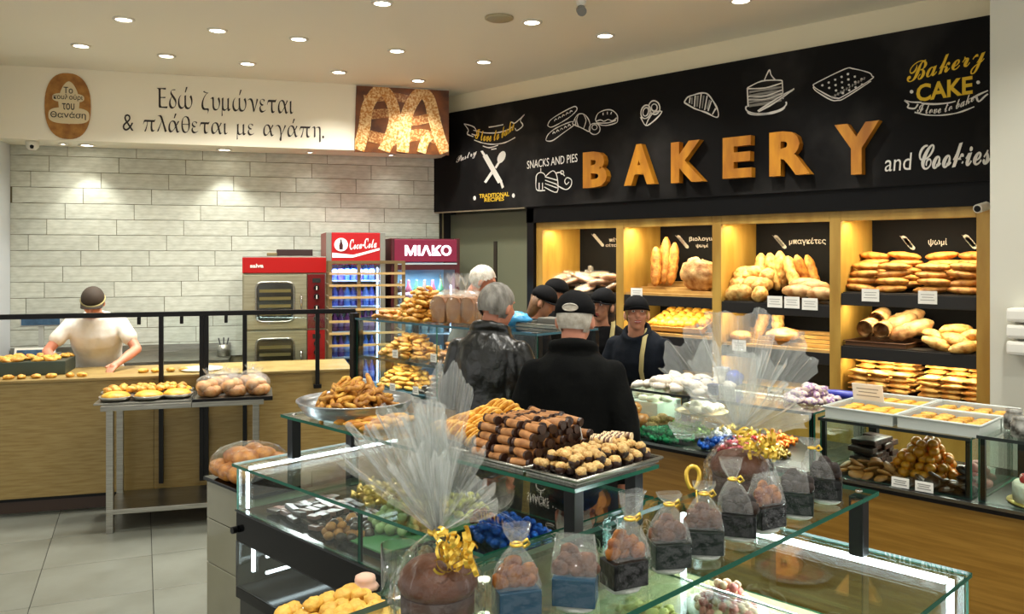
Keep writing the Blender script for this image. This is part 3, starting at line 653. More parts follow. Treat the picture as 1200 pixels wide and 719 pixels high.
for k in range(nsh):
    zz = 0.42 + k * (zt - 0.78) / (nsh - 1) * 0.93
    dbox('shelf', M('fridge_wire', (190, 200, 210), 0.4), f, 0.04, W - 0.04, 0.06, 0.62, zz - 0.012, zz)
    cols = [(60, 90, 190), (90, 60, 150), (70, 120, 200)] if k != 3 else [(110, 40, 110), (80, 40, 120)]
    for i, o in enumerate(bottles(f, 0.06, W - 0.08, 0.13, zz, 7, 0.2, cols, 0.031)):
        tag(o, 'bottle of drink on the %s shelf of the red fridge' % ['bottom', 'second', 'third', 'fourth', 'fifth', 'top'][k], 'bottle', 'bottles in the red fridge, %s shelf' % ['bottom', 'second', 'third', 'fourth', 'fifth', 'top'][k])
f, W, zt = fridge('milk_fridge', 'maroon fridge with glowing pink sign and cold white light', 458, 538, 279, M('fridge_maroon', (74, 14, 22), 0.35), 0.62, 0.3)
mar = MATS['fridge_maroon']
dbox('door_stile', mar, f, 0.0, 0.055, -0.03, 0.0, 0.3, zt, 0.004); dbox('door_stile', mar, f, W - 0.05, W, -0.03, 0.0, 0.3, zt, 0.004)
hp = dbox('light_box', M('sign_pink', (104, 14, 40), 0.4, emit=(170, 30, 80), es=0.22), f, 0.03, W - 0.03, -0.04, 0.0, zt - 0.225, zt - 0.01, 0.006)
ffr = lambda x, y, h: (x, -0.04 - h, y)
text('lettering', 'ΜΙΛΚΟ', emis('sign_white', (255, 238, 250), 3.0), hp, ffr, W * 0.53, zt - 0.115, width=W * 0.68, height=0.1, lift=0.004, offset=0.035)
dbox('door_rail', mar, f, 0.055, W - 0.05, -0.03, 0.0, zt - 0.30, zt - 0.25); dbox('lit_edge', M('lit_edge', (190, 205, 215), 0.3), f, 0.03, W - 0.03, -0.035, -0.01, zt - 0.25, zt - 0.235)
pane('door_glass', f, 0.055, W - 0.05, -0.02, -0.015, 0.32, zt - 0.30, MATS['fridge_glass'], BLACK)
dbox('led_strip', LEDB, f, W - 0.085, W - 0.07, 0.02, 0.03, 0.4, zt - 0.45)
fl_l = bpy.data.lights.new('lamp', 'AREA'); fl_l.shape = 'RECTANGLE'; fl_l.size = 0.5; fl_l.size_y = 0.08; fl_l.energy = 16; fl_l.color = (0.6, 0.9, 1.0)
lo = bpy.data.objects.new('lamp', fl_l); C.objects.link(lo); lo.parent = f; lo.location = (W / 2, 0.08, zt - 0.34)
for k, zz in enumerate((0.42, 0.78, 1.1, 1.385)):
    dbox('shelf', MATS['fridge_wire'], f, 0.04, W - 0.04, 0.06, 0.56, zz - 0.012, zz)
    for i, o in enumerate(bottles(f, 0.07, W - 0.12, 0.12, zz, 6, 0.235 if k == 3 else 0.2, [(90, 60, 50), (120, 50, 60), (60, 90, 60)] if k == 3 else [(120, 170, 190), (150, 190, 200)], 0.032)):
        tag(o, 'carton or bottle on the %s shelf of the maroon fridge' % ['bottom', 'second', 'third', 'top'][k], 'bottle', 'bottles in the maroon fridge, %s shelf' % ['bottom', 'second', 'third', 'top'][k])

# tray rack in front of the fridges
dK = 1.30; tk0, tk1 = t_on_d(475, dK), t_on_d(385, dK); W = tk1 - tk0
p = bw(tk1, dK); zt = z_at(309, *p)
rk = bthing('tray_rack', 'open trolley rack of wooden bars in front of the fridges', 'rack', tk1, dK)
rk_m = M('rack_metal', (120, 100, 66), 0.4, 0.3); rkw = M('rack_bar', (196, 164, 110), 0.5)
for x, y in ((0.0, 0.0), (W - 0.03, 0.0), (0.0, 0.45), (W - 0.03, 0.45), (W * 0.37, 0.003)):
    if 1: dbox('upright', rk_m, rk, x, x + 0.03, y, y + 0.03, 0.08, zt)
dbox('top_bar', rk_m, rk, 0, W, 0, 0.03, zt - 0.0, zt + 0.025); dbox('top_bar', rk_m, rk, 0, W, 0.45, 0.48, zt - 0.0, zt + 0.025)
for i in range(7):
    zz = zt - 0.085 - i * 0.105
    dbox('tray_bar', rkw, rk, 0.005, W - 0.005, -0.012, 0.002, zz - 0.011, zz + 0.009)
    dbox('side_runner', rk_m, rk, 0.006, 0.02, 0.031, 0.449, zz - 0.008, zz + 0.008); dbox('side_runner', rk_m, rk, W - 0.02, W - 0.006, 0.031, 0.449, zz - 0.008, zz + 0.008)
for x in (0.015, W - 0.015):
    for y in (0.015, 0.465): q = MB(); q.cyl((x - 0.01, y, 0.04), (x + 0.01, y, 0.04), 0.04, 0.04, 14); q.build('castor', BLACK, rk)

# steel side table in front of the counter
tT = t_on_d(124, 2.68)
st = bthing('steel_table', 'stainless steel side table with low shelf beside the oak counter', 'table', tT, 2.68)
TW = 0.98
for y in (0.0, 0.43):
    for x in (0.0, TW - 0.045): dbox('leg', STEEL, st, x, x + 0.045, y, y + 0.045, 0, 0.82, 0.003)
dbox('table_top', STEEL, st, -0.03, TW * 0.55, -0.03, 0.50, 0.82, 0.854, 0.004); dbox('table_top', STEEL, st, TW * 0.55 + 0.002, TW + 0.03, -0.03, 0.50, 0.82, 0.854, 0.004)
dbox('low_shelf', STEEL, st, 0.0, TW, -0.005, 0.48, 0.125, 0.16, 0.004)

# ================================================================ bread shelves
FX = 5.85; BX = 6.40
by = [5.487, 4.537, 3.587, 2.637, 1.687]
blk = M('shelf_black', (20, 18, 17), 0.5); inner = M('back_board_black', (9, 8, 8), 0.8, spec=0.2)
SLAT = M('slat_wood', (206, 164, 96), 0.45, 0, (180, 134, 66), 6, (12, 1, 1))
bays = []
names = ['leftmost bread shelf bay with wrapped flatbreads, in golden oak', 'golden oak bread shelf bay with standing baguettes on slats', 'golden oak bread shelf bay with leaning loaves over two shelves', 'rightmost golden oak bread shelf bay beside the white pillar']
shelfz = [(1.53, 1.20), (1.53, 1.20), (1.506, 1.17), (1.60, 1.23)]
def bfr(x, y, h): return (BX - 0.012 - h, -x, y)
def bp_(px, py): yy = y_on_x(px, BX - 0.012); return (-yy, z_at(py, BX - 0.012, yy))
for k in range(4):
    yl, yr = by[k], by[k + 1]
    s_ = thing('bread_shelf', names[k], 'shelf', (0, 0, 0), 0, 'bread shelf bays'); bays.append(s_)
    dbox('side_panel', GOLDOAK, s_, FX, BX, yl - 0.04, yl + 0.04, 0, 2.165, 0.003)
    if k == 3: dbox('side_panel', GOLDOAK, s_, FX, BX, yr - 0.04, yr + 0.04, 0, 2.165, 0.003)
    dbox('top_fascia', GOLDOAK, s_, FX, FX + 0.03, yr + 0.041, yl - 0.041, 2.095, 2.165, 0.002)
    dbox('top_panel', GOLDOAK, s_, FX + 0.03, BX, yr + 0.041, yl - 0.041, 2.12, 2.165)
    dbox('back_board', inner, s_, BX - 0.012, BX, yr + 0.041, yl - 0.041, 0.85, 2.12)
    dbox('led_strip', emis('shelf_led', (255, 236, 200), 16.0), s_, FX + 0.035, FX + 0.06, yr + 0.05, yl - 0.05, 2.098, 2.108)
    dbox('base_cabinet', GOLDOAK, s_, FX, BX, yr + 0.041, yl - 0.041, 0.0, 0.845)
    for z in shelfz[k]:
        dbox('shelf_board', blk, s_, FX + 0.02, BX - 0.013, yr + 0.041, yl - 0.041, z - 0.075, z - 0.012, 0.003); dbox('shelf_lip', blk, s_, FX + 0.005, FX + 0.0195, yr + 0.041, yl - 0.041, z - 0.092, z - 0.008, 0.002)
        ns = 5
        for i in range(ns):
            if k in (1, 2) and not (k == 2 and z > 1.4): dbox('slat', SLAT, s_, FX + 0.025 + i * 0.105, FX + 0.08 + i * 0.105, yr + 0.043, yl - 0.043, z + i * 0.022 - 0.012, z + 0.012 + i * 0.022)
        if not (k in (1, 2) and not (k == 2 and z > 1.4)): dbox('shelf_mat', M('shelf_mat', (40, 32, 22), 0.6), s_, FX + 0.03, BX - 0.02, yr + 0.045, yl - 0.045, z - 0.0119, z)
    for dx_, en in ((0.10, SHELF_W), ):
        ld = bpy.data.lights.new('lamp', 'AREA'); ld.shape = 'RECTANGLE'; ld.size = 0.05; ld.size_y = 0.82; ld.energy = en; ld.color = (1.0, 0.86, 0.56)
        lo = bpy.data.objects.new('lamp', ld); C.objects.link(lo); lo.parent = s_; lo.location = (FX + dx_, (yl + yr) / 2, 2.09); lo.rotation_euler = (0, math.radians(-12), 0)
    for z in shelfz[k]:
        ld = bpy.data.lights.new('lamp', 'AREA'); ld.shape = 'RECTANGLE'; ld.size = 0.03; ld.size_y = 0.8; ld.energy = SHELF_W * 0.5; ld.color = (1.0, 0.86, 0.56)
        lo = bpy.data.objects.new('lamp', ld); C.objects.link(lo); lo.parent = s_; lo.location = (FX + 0.06, (yl + yr) / 2, z - 0.08); lo.rotation_euler = (0, math.radians(-15), 0)
        dbox('led_strip', emis('shelf_led2', (255, 236, 200), 5.0), s_, FX + 0.022, FX + 0.034, yr + 0.05, yl - 0.05, z - 0.082, z - 0.0755)
chb = M('chalk_soft', (196, 190, 176), 0.8)
for k, body, xa, xb, yc, hp_ in ((2, 'μπαγκέτες', 925, 968, 283, 9), (3, 'ψωμί', 1088, 1110, 284, 9), (1, 'βιολογικό', 808, 841, 280, 7), (1, 'ψωμί', 816, 830, 288, 6), (0, 'πίτες', 714, 733, 281, 7), (0, 'σίτου', 710, 727, 287, 5)):
    a = bp_(xa, yc); b_ = bp_(xb, yc); c_ = bp_((xa + xb) / 2, yc)
    text('lettering', body, chb, bays[k], bfr, (a[0] + b_[0]) / 2, c_[1], width=b_[0] - a[0], height=hp_ / 1000 * 6.4, lift=0.003, offset=0.008)
for k, px, py in ((0, 700, 281), (1, 799, 283), (2, 913, 283), (3, 1063, 284), (3, 1136, 283)):
    q = MB()
    for i in range(5):
        for sgn in (-1, 1):
            c_ = bp_(px - 4 + 2.2 * i + sgn * 1.0, py - 5 + 2.6 * i)
            P = [(c_[0] + 0.02 * math.cos(t) * 1.0 + 0.012 * math.sin(t) * sgn, c_[1] + 0.012 * math.sin(t) - 0.016 * math.cos(t)) for t in [j * PI / 4 for j in range(8)]]
            q.add([bfr(x, y, 0.003) for x, y in P], [tuple(range(7, -1, -1))])
    tag(q.build('wheat_drawing', chb, bays[k]), kind='stuff')

# ================================================================ serving counter
CX = 3.40
sv = thing('serving_counter', 'long oak serving counter with black ledge facing the customers', 'counter', (0, 0, 0))
for i, (a, b_) in enumerate(((0.3, 1.42), (1.423, 2.58), (2.583, 3.75), (3.753, 4.92))):
    dbox('front_panel', SHADEDOAK, sv, CX, CX + 0.025, a, b_, 0.08, 0.925, 0.002)
dbox('plinth', BLACK, sv, CX + 0.04, CX + 0.06, 0.3, 4.92, 0, 0.08)
dbox('ledge', BLACK, sv, CX - 0.03, CX + 0.62, 0.3, 4.92, 0.927, 0.955, 0.004)
dbox('ledge_trim', M('ledge_trim', (120, 128, 128), 0.25, 0.9), sv, CX - 0.036, CX - 0.0305, 0.3, 4.92, 0.945, 0.957)
dbox('rear_panel', BLACK, sv, CX + 0.58, CX + 0.6, 0.3, 4.92, 0.02, 0.926); dbox('end_panel', SHADEDOAK, sv, CX + 0.03, CX + 0.58, 4.90, 4.92, 0.02, 0.926)
def glass_case(name, label, x0, x1, y0, y1, z0, z1, mull=(), shelf=None, grp='counter glass cases', postr=0.008):
    g = thing(name, label, 'display case', (x0, y0, z0), 0, grp)
    X, Y, Z = x1 - x0, y1 - y0, z1 - z0
    ys = [0.0] + list(mull) + [Y]
    for a, b_ in zip(ys[:-1], ys[1:]):
        pane('front_glass', g, 0.0, 0.006, a + 0.004, b_ - 0.004, 0, Z - 0.009)
    pane('top_glass', g, -0.012, X, 0.0, Y, Z - 0.008, Z)
    pane('end_glass', g, 0.008, X, 0.0, 0.006, 0, Z - 0.009); pane('end_glass', g, 0.008, X, Y - 0.006, Y, 0, Z - 0.009)
    for yy in ys: dbox('post', BLACK, g, 0.007, 0.007 + 2 * postr, min(max(yy - postr, 0.007), Y - 0.007 - 2 * postr), min(max(yy + postr, 0.007 + 2 * postr), Y - 0.007), 0.0, Z - 0.009)
    for yy in (0.0, Y): dbox('rear_post', BLACK, g, X - 0.04, X - 0.005, min(max(yy - 0.02, 0.007), Y - 0.042), min(max(yy + 0.02, 0.042), Y - 0.007), 0, Z - 0.009)
    dbox('edge_trim', M('dark_trim', (40, 46, 44), 0.3, 0.6), g, -0.0135, -0.0122, 0.0, Y, Z - 0.012, Z)
    return g
glass_case('glass_case', 'counter glass case with foil wrapped sweets, left of the tray topped one', CX, CX + 0.52, 1.62, 2.60, 0.957, 1.20, (0.02,))
glass_case('glass_case', 'counter glass case with brown biscuits under the topped trays', CX, CX + 0.52, 1.02, 1.60, 0.957, 1.185, ())
glass_case('glass_case', 'rightmost counter glass case with a white cream cake', CX, CX + 0.52, 0.32, 1.0, 0.957, 1.20, ())
tc_ = thing('biscuit_cabinet', 'tall glass cabinet with shelves of biscuits at the counter end', 'cabinet', (CX, 3.2, 0.957))
TY = 1.72
pane('front_glass', tc_, 0.0, 0.006, 0.006, TY / 2 - 0.002, 0.0, 0.455); pane('front_glass', tc_, 0.0, 0.006, TY / 2 + 0.002, TY - 0.006, 0.0, 0.455)
bglass = glass('blue_glass', (0.84, 0.93, 0.96)); bedge = M('glass_edge_blue', (50, 96, 112), 0.2)
pane('shelf_glass', tc_, 0.01, 0.52, 0.02, TY - 0.02, 0.203, 0.213, bglass, bedge); pane('top_glass', tc_, -0.01, 0.52, 0.0, TY, 0.457, 0.470, bglass, bedge)
dbox('shelf_trim', M('shelf_trim_dark', (28, 44, 50), 0.4), tc_, 0.0065, 0.0095, 0.02, TY - 0.02, 0.196, 0.214)
dbox('floor_panel', M('cabinet_floor', (24, 60, 76), 0.4), tc_, 0.01, 0.52, 0.02, TY - 0.02, 0.0, 0.012)
for y in (0.0, TY - 0.03):
    for x in (0.0, 0.49): dbox('post', BLACK, tc_, x + 0.008, x + 0.038, y, y + 0.03, 0.0, 0.455)
dbox('corner_post', BLACK, tc_, -0.02, 0.03, TY + 0.004, TY + 0.05, -0.2, 0.50, 0.003)
ld = bpy.data.lights.new('lamp', 'AREA'); ld.shape = 'RECTANGLE'; ld.size = 0.05; ld.size_y = 1.5; ld.energy = 5; ld.color = (1.0, 0.92, 0.78)
lo = bpy.data.objects.new('lamp', ld); C.objects.link(lo); lo.parent = tc_; lo.location = (0.05, TY / 2, 0.45)
ld = bpy.data.lights.new('lamp', 'AREA'); ld.shape = 'RECTANGLE'; ld.size = 0.05; ld.size_y = 1.5; ld.energy = 4; ld.color = (1.0, 0.92, 0.78)
lo = bpy.data.objects.new('lamp', ld); C.objects.link(lo); lo.parent = tc_; lo.location = (0.05, TY / 2, 0.19)
# LED bars of the counter glass cases belong to the counter
for a, b_ in ((0.4, 1.55), (1.68, 2.55)):
    dbox('led_strip', emis('case_led', (255, 246, 226), 5.0), sv, CX + 0.49, CX + 0.5, a, b_, 1.16, 1.168)
    ld = bpy.data.lights.new('lamp', 'AREA'); ld.shape = 'RECTANGLE'; ld.size = 0.03; ld.size_y = b_ - a; ld.energy = 4.5; ld.color = (1.0, 0.93, 0.8)
    lo = bpy.data.objects.new('lamp', ld); C.objects.link(lo); lo.parent = sv; lo.location = (CX + 0.45, (a + b_) / 2, 1.165); lo.rotation_euler = (0, math.radians(20), 0)

# ================================================================ island with two glass cases (foreground)
gloss_black = M('gloss_black', (6, 7, 8), 0.12, 0, spec=0.2)
smoke = M('smoked_panel', (26, 28, 25), 0.12, 0, spec=0.4)
IZ0, IZ1 = 0.99, 1.15
ca = thing('island_case', 'near glass display case with sweets and a glowing corner strip, on black base', 'display case', (1.38, 1.47, 0), 0, 'island glass cases')
AX, AY = 0.67, 1.23
dbox('base_tray', gloss_black, ca, 0.0, AX, 0, AY, 0.89, IZ0, 0.004); dbox('tray_lip', M('tray_lip', (60, 66, 66), 0.2, 0.8), ca, -0.004, 0.02, 0, AY, IZ0 + 0.0005, IZ0 + 0.006)
pane('top_glass', ca, -0.01, AX, -0.005, AY + 0.01, IZ1 - 0.01, IZ1)
pane('front_glass', ca, 0.0, 0.006, 0.008, 0.514, IZ0 + 0.007, IZ1 - 0.0105); pane('front_glass', ca, 0.0, 0.006, 0.518, AY - 0.006, IZ0 + 0.007, IZ1 - 0.0105)
pane('end_glass', ca, 0.008, AX, AY - 0.006, AY, IZ0 + 0.002, IZ1 - 0.0105); pane('rear_glass', ca, AX - 0.006, AX, 0.008, AY - 0.008, IZ0 + 0.002, IZ1 - 0.0105); pane('end_glass', ca, 0.008, AX, 0.0, 0.006, IZ0 + 0.002, IZ1 - 0.0105)
dbox('mullion', BLACK, ca, 0.0065, 0.0125, 0.512, 0.520, IZ0 + 0.007, IZ1 - 0.0105)
LEDW = emis('island_led', (238, 242, 255), 16.0)
dbox('led_strip', LEDW, ca, 0.03, AX - 0.02, AY - 0.042, AY - 0.031, IZ1 - 0.02, IZ1 - 0.0108); dbox('led_strip', LEDW, ca, 0.022, 0.030, AY - 0.036, AY - 0.028, IZ0 + 0.01, IZ1 - 0.021)
dbox('lower_floor', gloss_black, ca, 0.0, AX, 0, AY, 0.70, 0.735); dbox('lower_rear', smoke, ca, AX - 0.02, AX, 0, AY, 0.736, 0.889)
dbox('led_strip', LEDW, ca, 0.06, 0.40, AY - 0.10, AY - 0.09, 0.84, 0.848); dbox('led_strip', LEDW, ca, 0.06, 0.46, AY - 0.10, AY - 0.09, 0.785, 0.793); dbox('led_strip', LEDW, ca, 0.03, 0.04, AY - 0.06, AY - 0.05, 0.79, 0.885)  # one of the two level strips models a reflection, not a second lamp
pane('lower_glass', ca, 0.0, 0.006, 0.0, AY, 0.736, 0.889, glass('smoked_glass', (0.5, 0.55, 0.53)), BLACK); pane('lower_glass', ca, 0.008, AX - 0.022, AY - 0.006, AY, 0.736, 0.889, MATS['smoked_glass'], BLACK)
dbox('base_panel', smoke, ca, 0.01, 0.03, 0, AY - 0.01, 0.06, 0.699); dbox('base_panel', smoke, ca, 0.031, AX - 0.021, AY - 0.03, AY - 0.01, 0.06, 0.699); dbox('base_panel', SHADEDOAK, ca, AX - 0.02, AX, 0, AY - 0.01, 0.06, 0.699); dbox('plinth', BLACK, ca, 0.04, AX - 0.04, 0, AY - 0.05, 0, 0.06)
q = MB(); q.cyl((-0.004, AY - 0.01, 0.93), (-0.02, AY - 0.01, 0.93), 0.012, 0.012, 12); q.build('knob', BLACK, ca)
ld = bpy.data.lights.new('lamp', 'AREA'); ld.shape = 'RECTANGLE'; ld.size = 0.5; ld.size_y = 0.02; ld.energy = 1.3; ld.color = (1, 0.97, 0.95)
lo = bpy.data.objects.new('lamp', ld); C.objects.link(lo); lo.parent = ca; lo.location = (0.33, AY - 0.05, IZ1 - 0.022); lo.rotation_euler = (math.radians(-35), 0, 0)
cb = thing('island_case', 'near right glass display case with pink sweets and bright white strip', 'display case', (0.42, 0.62, 0), 0, 'island glass cases')
BXX, BY = 1.63, 0.83
dbox('base_tray', gloss_black, cb, 0, BXX, 0, BY, 0.89, 0.96, 0.004); dbox('deck', M('case_deck', (150, 146, 108), 0.35), cb, 0.02, BXX - 0.02, 0.02, BY - 0.02, 0.9605, 0.966)
pane('top_glass', cb, 0, BXX + 0.005, -0.005, BY + 0.005, IZ1 - 0.01, IZ1)
pane('far_glass', cb, BXX - 0.006, BXX, 0.008, BY - 0.008, 0.961, IZ1 - 0.0105); pane('end_glass', cb, 0.01, BXX - 0.002, 0, 0.006, 0.961, IZ1 - 0.0105); pane('end_glass', cb, 0.01, BXX - 0.002, BY - 0.006, BY, 0.961, IZ1 - 0.0105)
pane('shelf_glass', cb, 0.3, BXX - 0.25, 0.12, BY - 0.04, 1.045, 1.051)
dbox('led_strip', LEDW, cb, BXX - 0.05, BXX - 0.03, 0.035, 0.71, IZ1 - 0.021, IZ1 - 0.0108); dbox('led_strip', LEDW, cb, BXX - 0.045, BXX - 0.033, 0.02, 0.032, 0.965, IZ1 - 0.012); dbox('led_strip', LEDW, cb, BXX - 0.045, BXX - 0.033, 0.712, 0.724, 0.965, IZ1 - 0.012)
for x0 in (0.0, BXX - 0.02): dbox('base_panel', SHADEDOAK, cb, x0, x0 + 0.02, 0, BY, 0.06, 0.889)
for y0 in (0.0, BY - 0.02): dbox('base_panel', smoke, cb, 0.021, BXX - 0.021, y0, y0 + 0.02, 0.06, 0.889)
dbox('plinth', BLACK, cb, 0.04, BXX - 0.04, 0.04, BY - 0.04, 0, 0.06)
for i in range(8): dbox('vent_slat', M('vent_slat', (196, 190, 160), 0.4), cb, BXX - 0.42 + i * 0.03, BXX - 0.40 + i * 0.03, 0.04, 0.28, 0.967, 0.982)
ld = bpy.data.lights.new('lamp', 'AREA'); ld.shape = 'RECTANGLE'; ld.size = 0.02; ld.size_y = 0.65; ld.energy = 4.0; ld.color = (1, 0.98, 0.95)
lo = bpy.data.objects.new('lamp', ld); C.objects.link(lo); lo.parent = cb; lo.location = (BXX - 0.06, 0.37, IZ1 - 0.022); lo.rotation_euler = (0, math.radians(30), 0)
def riser(name, label, x0, x1, y0, y1, z, legs):
    g = thing(name, label, 'shelf', (x0, y0, IZ1), 0, 'glass risers')
    pane('glass_top', g, 0, x1 - x0, 0, y1 - y0, z - IZ1 - 0.010, z - IZ1)
    for lx, ly in legs: dbox('leg', BLACK, g, lx - 0.017 - x0, lx + 0.017 - x0, ly - 0.017 - y0, ly + 0.017 - y0, 0.0005, z - IZ1 - 0.0105, 0.002)
    for lx, ly in legs:
        q = MB(); q.cyl((lx - x0, ly - y0, z - IZ1 + 0.0002), (lx - x0, ly - y0, z - IZ1 + 0.003), 0.009, 0.007, 10); q.build('screw_cap', CHROME, g)
    return g
RZ = 1.30
riser('glass_riser', 'glass riser shelf on black legs carrying the cookie trays and bowl', 1.53, 1.87, 1.32, 2.67, RZ, [(1.56, 1.35), (1.80, 1.35), (1.56, 2.63), (1.80, 2.63)])
riser('glass_riser', 'long glass riser shelf on black legs carrying the gift bags', 0.50, 2.02, 0.805, 1.107, RZ, [(1.99, 0.84), (1.99, 1.075), (0.55, 0.84), (0.55, 1.075)])
# pedestal beside the island
pd = thing('pedestal', 'glossy taupe pedestal carrying a bag of bread beside the island', 'pedestal', (1.5, 2.80, 0))
taupe = M('glossy_taupe', (118, 114, 90), 0.10, 0, (104, 100, 78), 2, coat=0.6)
for z0, z1 in ((0.0, 0.335), (0.338, 0.67), (0.673, 0.84), (0.843, 0.985)): dbox('front_panel', taupe, pd, 0, 0.45, 0, 0.37, z0, z1, 0.002)
dbox('top_plate', gloss_black, pd, -0.01, 0.46, -0.01, 0.38, 0.986, 1.0, 0.003)
# ================================================================ food
def fm(name, c1, c2, rough=0.55, ns=26, bump=0.35, bs=60, vary=0.16, **k): return M(name, c1, rough, 0, c2, ns, None, bump, bs, vary=vary, **k)
CRUST = fm('crust_golden', (208, 150, 66), (150, 84, 26), bump=0.6); CRUST_P = fm('crust_pale', (228, 188, 112), (178, 118, 46), bump=0.6); CRUST_D = fm('crust_dark', (150, 92, 40), (104, 58, 22))
FLOURED = fm('crust_floured', (206, 168, 112), (140, 88, 40), ns=14); BISC = fm('biscuit_gold', (216, 160, 72), (150, 92, 30), ns=45); BISC_B = fm('biscuit_brown', (170, 112, 52), (126, 74, 28))
BISC_Y = fm('biscuit_yellow', (236, 186, 82), (182, 116, 34), ns=45); CHOC = fm('chocolate', (58, 32, 20), (38, 20, 13), 0.35, bump=0.15); NUT = fm('chopped_nut', (216, 182, 116), (176, 126, 62), ns=90, bump=0.6, bs=140)
SUGAR = fm('powder_sugar', (252, 246, 234), (240, 226, 206), 0.8, vary=0.04); PIE = fm('pie_gold', (236, 186, 66), (204, 138, 32), 0.45); PUFF = fm('puff_gold', (236, 196, 112), (190, 122, 44), 0.45, ns=18)
WAFER = fm('wafer_tan', (176, 124, 72), (140, 90, 46), ns=40); PINK = fm('pink_sugar', (214, 128, 124), (190, 84, 88), 0.6, ns=30)
ORANGE = fm('orange_fruit', (224, 150, 36), (196, 112, 20), 0.35, bump=0.1); PIST = fm('pistachio_green', (150, 164, 112), (116, 132, 80), 0.7)
def lump(name, r, m, seed=0, amp=0.12, fr=2.2, nu=12, nv=8, flat=False, mats=None, post=None):
    def fn(p, d):
        k = 1 + amp * noise.noise(d * fr + Vector((seed * 7.3, seed * 3.1, 0)))
        p = p * k
        if flat and p.z < 0: p.z *= 0.55
        if post: p = post(p, d)
        return p
    q = MB(); q.ball((0, 0, 0), r, nu, nv, fn); return q.mesh(name, m)
def disc(name, r, h, m, seed=0, n=14, dome=0.35, amp=0.06):
    q = MB(); rg = []
    for rr, z in ((0.8, 0.0), (1.0, 0.3), (1.0, 0.6), (0.72, 0.92), (0.0, 1.0)):
        if rr == 0: break
        rg.append([(r * rr * math.cos(2 * PI * i / n) * (1 + amp * noise.noise(Vector((math.cos(i * 2 * PI / n), math.sin(i * 2 * PI / n), seed)))), r * rr * math.sin(2 * PI * i / n) * (1 + amp * noise.noise(Vector((math.cos(i * 2 * PI / n), math.sin(i * 2 * PI / n), seed)))), h * (z - 0.5)) for i in range(n)])
    q.loft(rg); return q.mesh(name, m)
def ring(name, r, t, m, tw=0, seg=16, sec=6, sx=1.0):
    q = MB(); q.tube([(r * math.cos(2 * PI * i / seg) * sx, r * math.sin(2 * PI * i / seg), t * 0.3 * math.sin(tw * 2 * PI * i / seg)) for i in range(seg)], [t * (1 + 0.2 * math.sin(i * 2.3)) for i in range(seg)], sec, True); return q.mesh(name, m)
def bagu(name, L_, r, m, seed=0, bend=0.0, nseg=14):
    q = MB(); pts = []; rr = []
    for i in range(nseg + 1):
        t = i / nseg; e = max(0.05, 1 - abs(2 * t - 1) ** 3.2) ** 0.5
        pts.append((bend * math.sin(PI * t), 0, (t - 0.5) * L_)); rr.append(r * e * (1 + 0.08 * math.sin(t * 30 + seed)))
    q.tube(pts, rr, 10); return q.mesh(name, m)
def put(name, me, loc, rot, label, cat_, group, sc=1.0):
    return tag(link(name, me, None, loc, rot, sc), label, cat_, group)
def heap(name, label, cat_, group, meshes, c, rx, ry, z0, layers, pitch, dz, rz=0.0, tilt=0.35, rect=False, shrink=0.75, sc=(0.9, 1.1), spin=True, yaw=0.0, jit=0.28, nmax=300):
    n = 0; ca_, sa = math.cos(rz), math.sin(rz)
    for L_ in range(layers):
        f = 1 - shrink * L_ / layers; px_, py_ = (pitch if isinstance(pitch, tuple) else (pitch, pitch))
        nx = int(rx * f / px_) + 1; ny = int(ry * f / py_) + 1
        for i in range(-nx, nx + 1):
            for j in range(-ny, ny + 1):
                x = (i + (0.5 if (L_ + j) % 2 else 0) + R.uniform(-jit, jit)) * px_; y = (j + R.uniform(-jit, jit)) * py_
                if rect:
                    if abs(x) > rx * f or abs(y) > ry * f: continue
                elif (x / (rx * f)) ** 2 + (y / (ry * f)) ** 2 > 1: continue
                if n >= nmax: return
                n += 1
                put(name, R.choice(meshes), (c[0] + x * ca_ - y * sa, c[1] + x * sa + y * ca_, z0 + L_ * dz + R.uniform(-0.1, 0.1) * dz), (R.uniform(-tilt, tilt), R.uniform(-tilt, tilt), R.uniform(0, 6.28) if spin else rz + yaw + R.uniform(-0.12, 0.12)), label, cat_, group, R.uniform(*sc))
def price(px_, x, z, label, w_=0.085, h_=0.055, y=None, tilt=-0.25, ry=0.0, lines=True):
    y = y_on_x(px_, x) if y is None else y
    t = thing('price_tag', label, 'price tag', (x, y, z), 0, 'white price tags')
    q = MB(); q.X = Matrix.Rotation(tilt, 4, 'Y'); q.box(-0.0015, 0.0015, -w_ / 2, w_ / 2, 0, h_); q.build('card', CARD, t)
    q = MB(); q.X = Matrix.Rotation(tilt, 4, 'Y')
    for k, (a, zz) in enumerate(((0.36, 0.72), (0.3, 0.52), (0.38, 0.3))): q.box(-0.0022, -0.0016, -w_ * a, w_ * a, h_ * zz - 0.002, h_ * zz + 0.002)
    tag(q.build('print', M('tag_print', (150, 148, 142), 0.7), t), kind='stuff')
    return t
def tray(name, label, x0, x1, y0, y1, z, m, h=0.03, grp='trays', rz=0.0, c=None):
    q = MB(); W2, D2 = (x1 - x0) / 2, (y1 - y0) / 2
    q.box(-W2, W2, -D2, D2, 0, 0.003)
    for a in (-1, 1):
        q.box(-W2 if a < 0 else W2 - 0.004, -W2 + 0.004 if a < 0 else W2, -D2, D2, 0.003, h); q.box(-W2 + 0.004, W2 - 0.004, -D2 if a < 0 else D2 - 0.004, -D2 + 0.004 if a < 0 else D2, 0.003, h)
    q2 = MB(); e = 0.006
    q2.tube([(-W2 - e, -D2 - e, h), (W2 + e, -D2 - e, h), (W2 + e, D2 + e, h), (-W2 - e, D2 + e, h)], 0.005, 6, True)
    t = thing(name, label, 'tray', ((x0 + x1) / 2, (y0 + y1) / 2, z), rz, grp)
    q.build('pan', m, t); q2.build('rim', m, t); return t

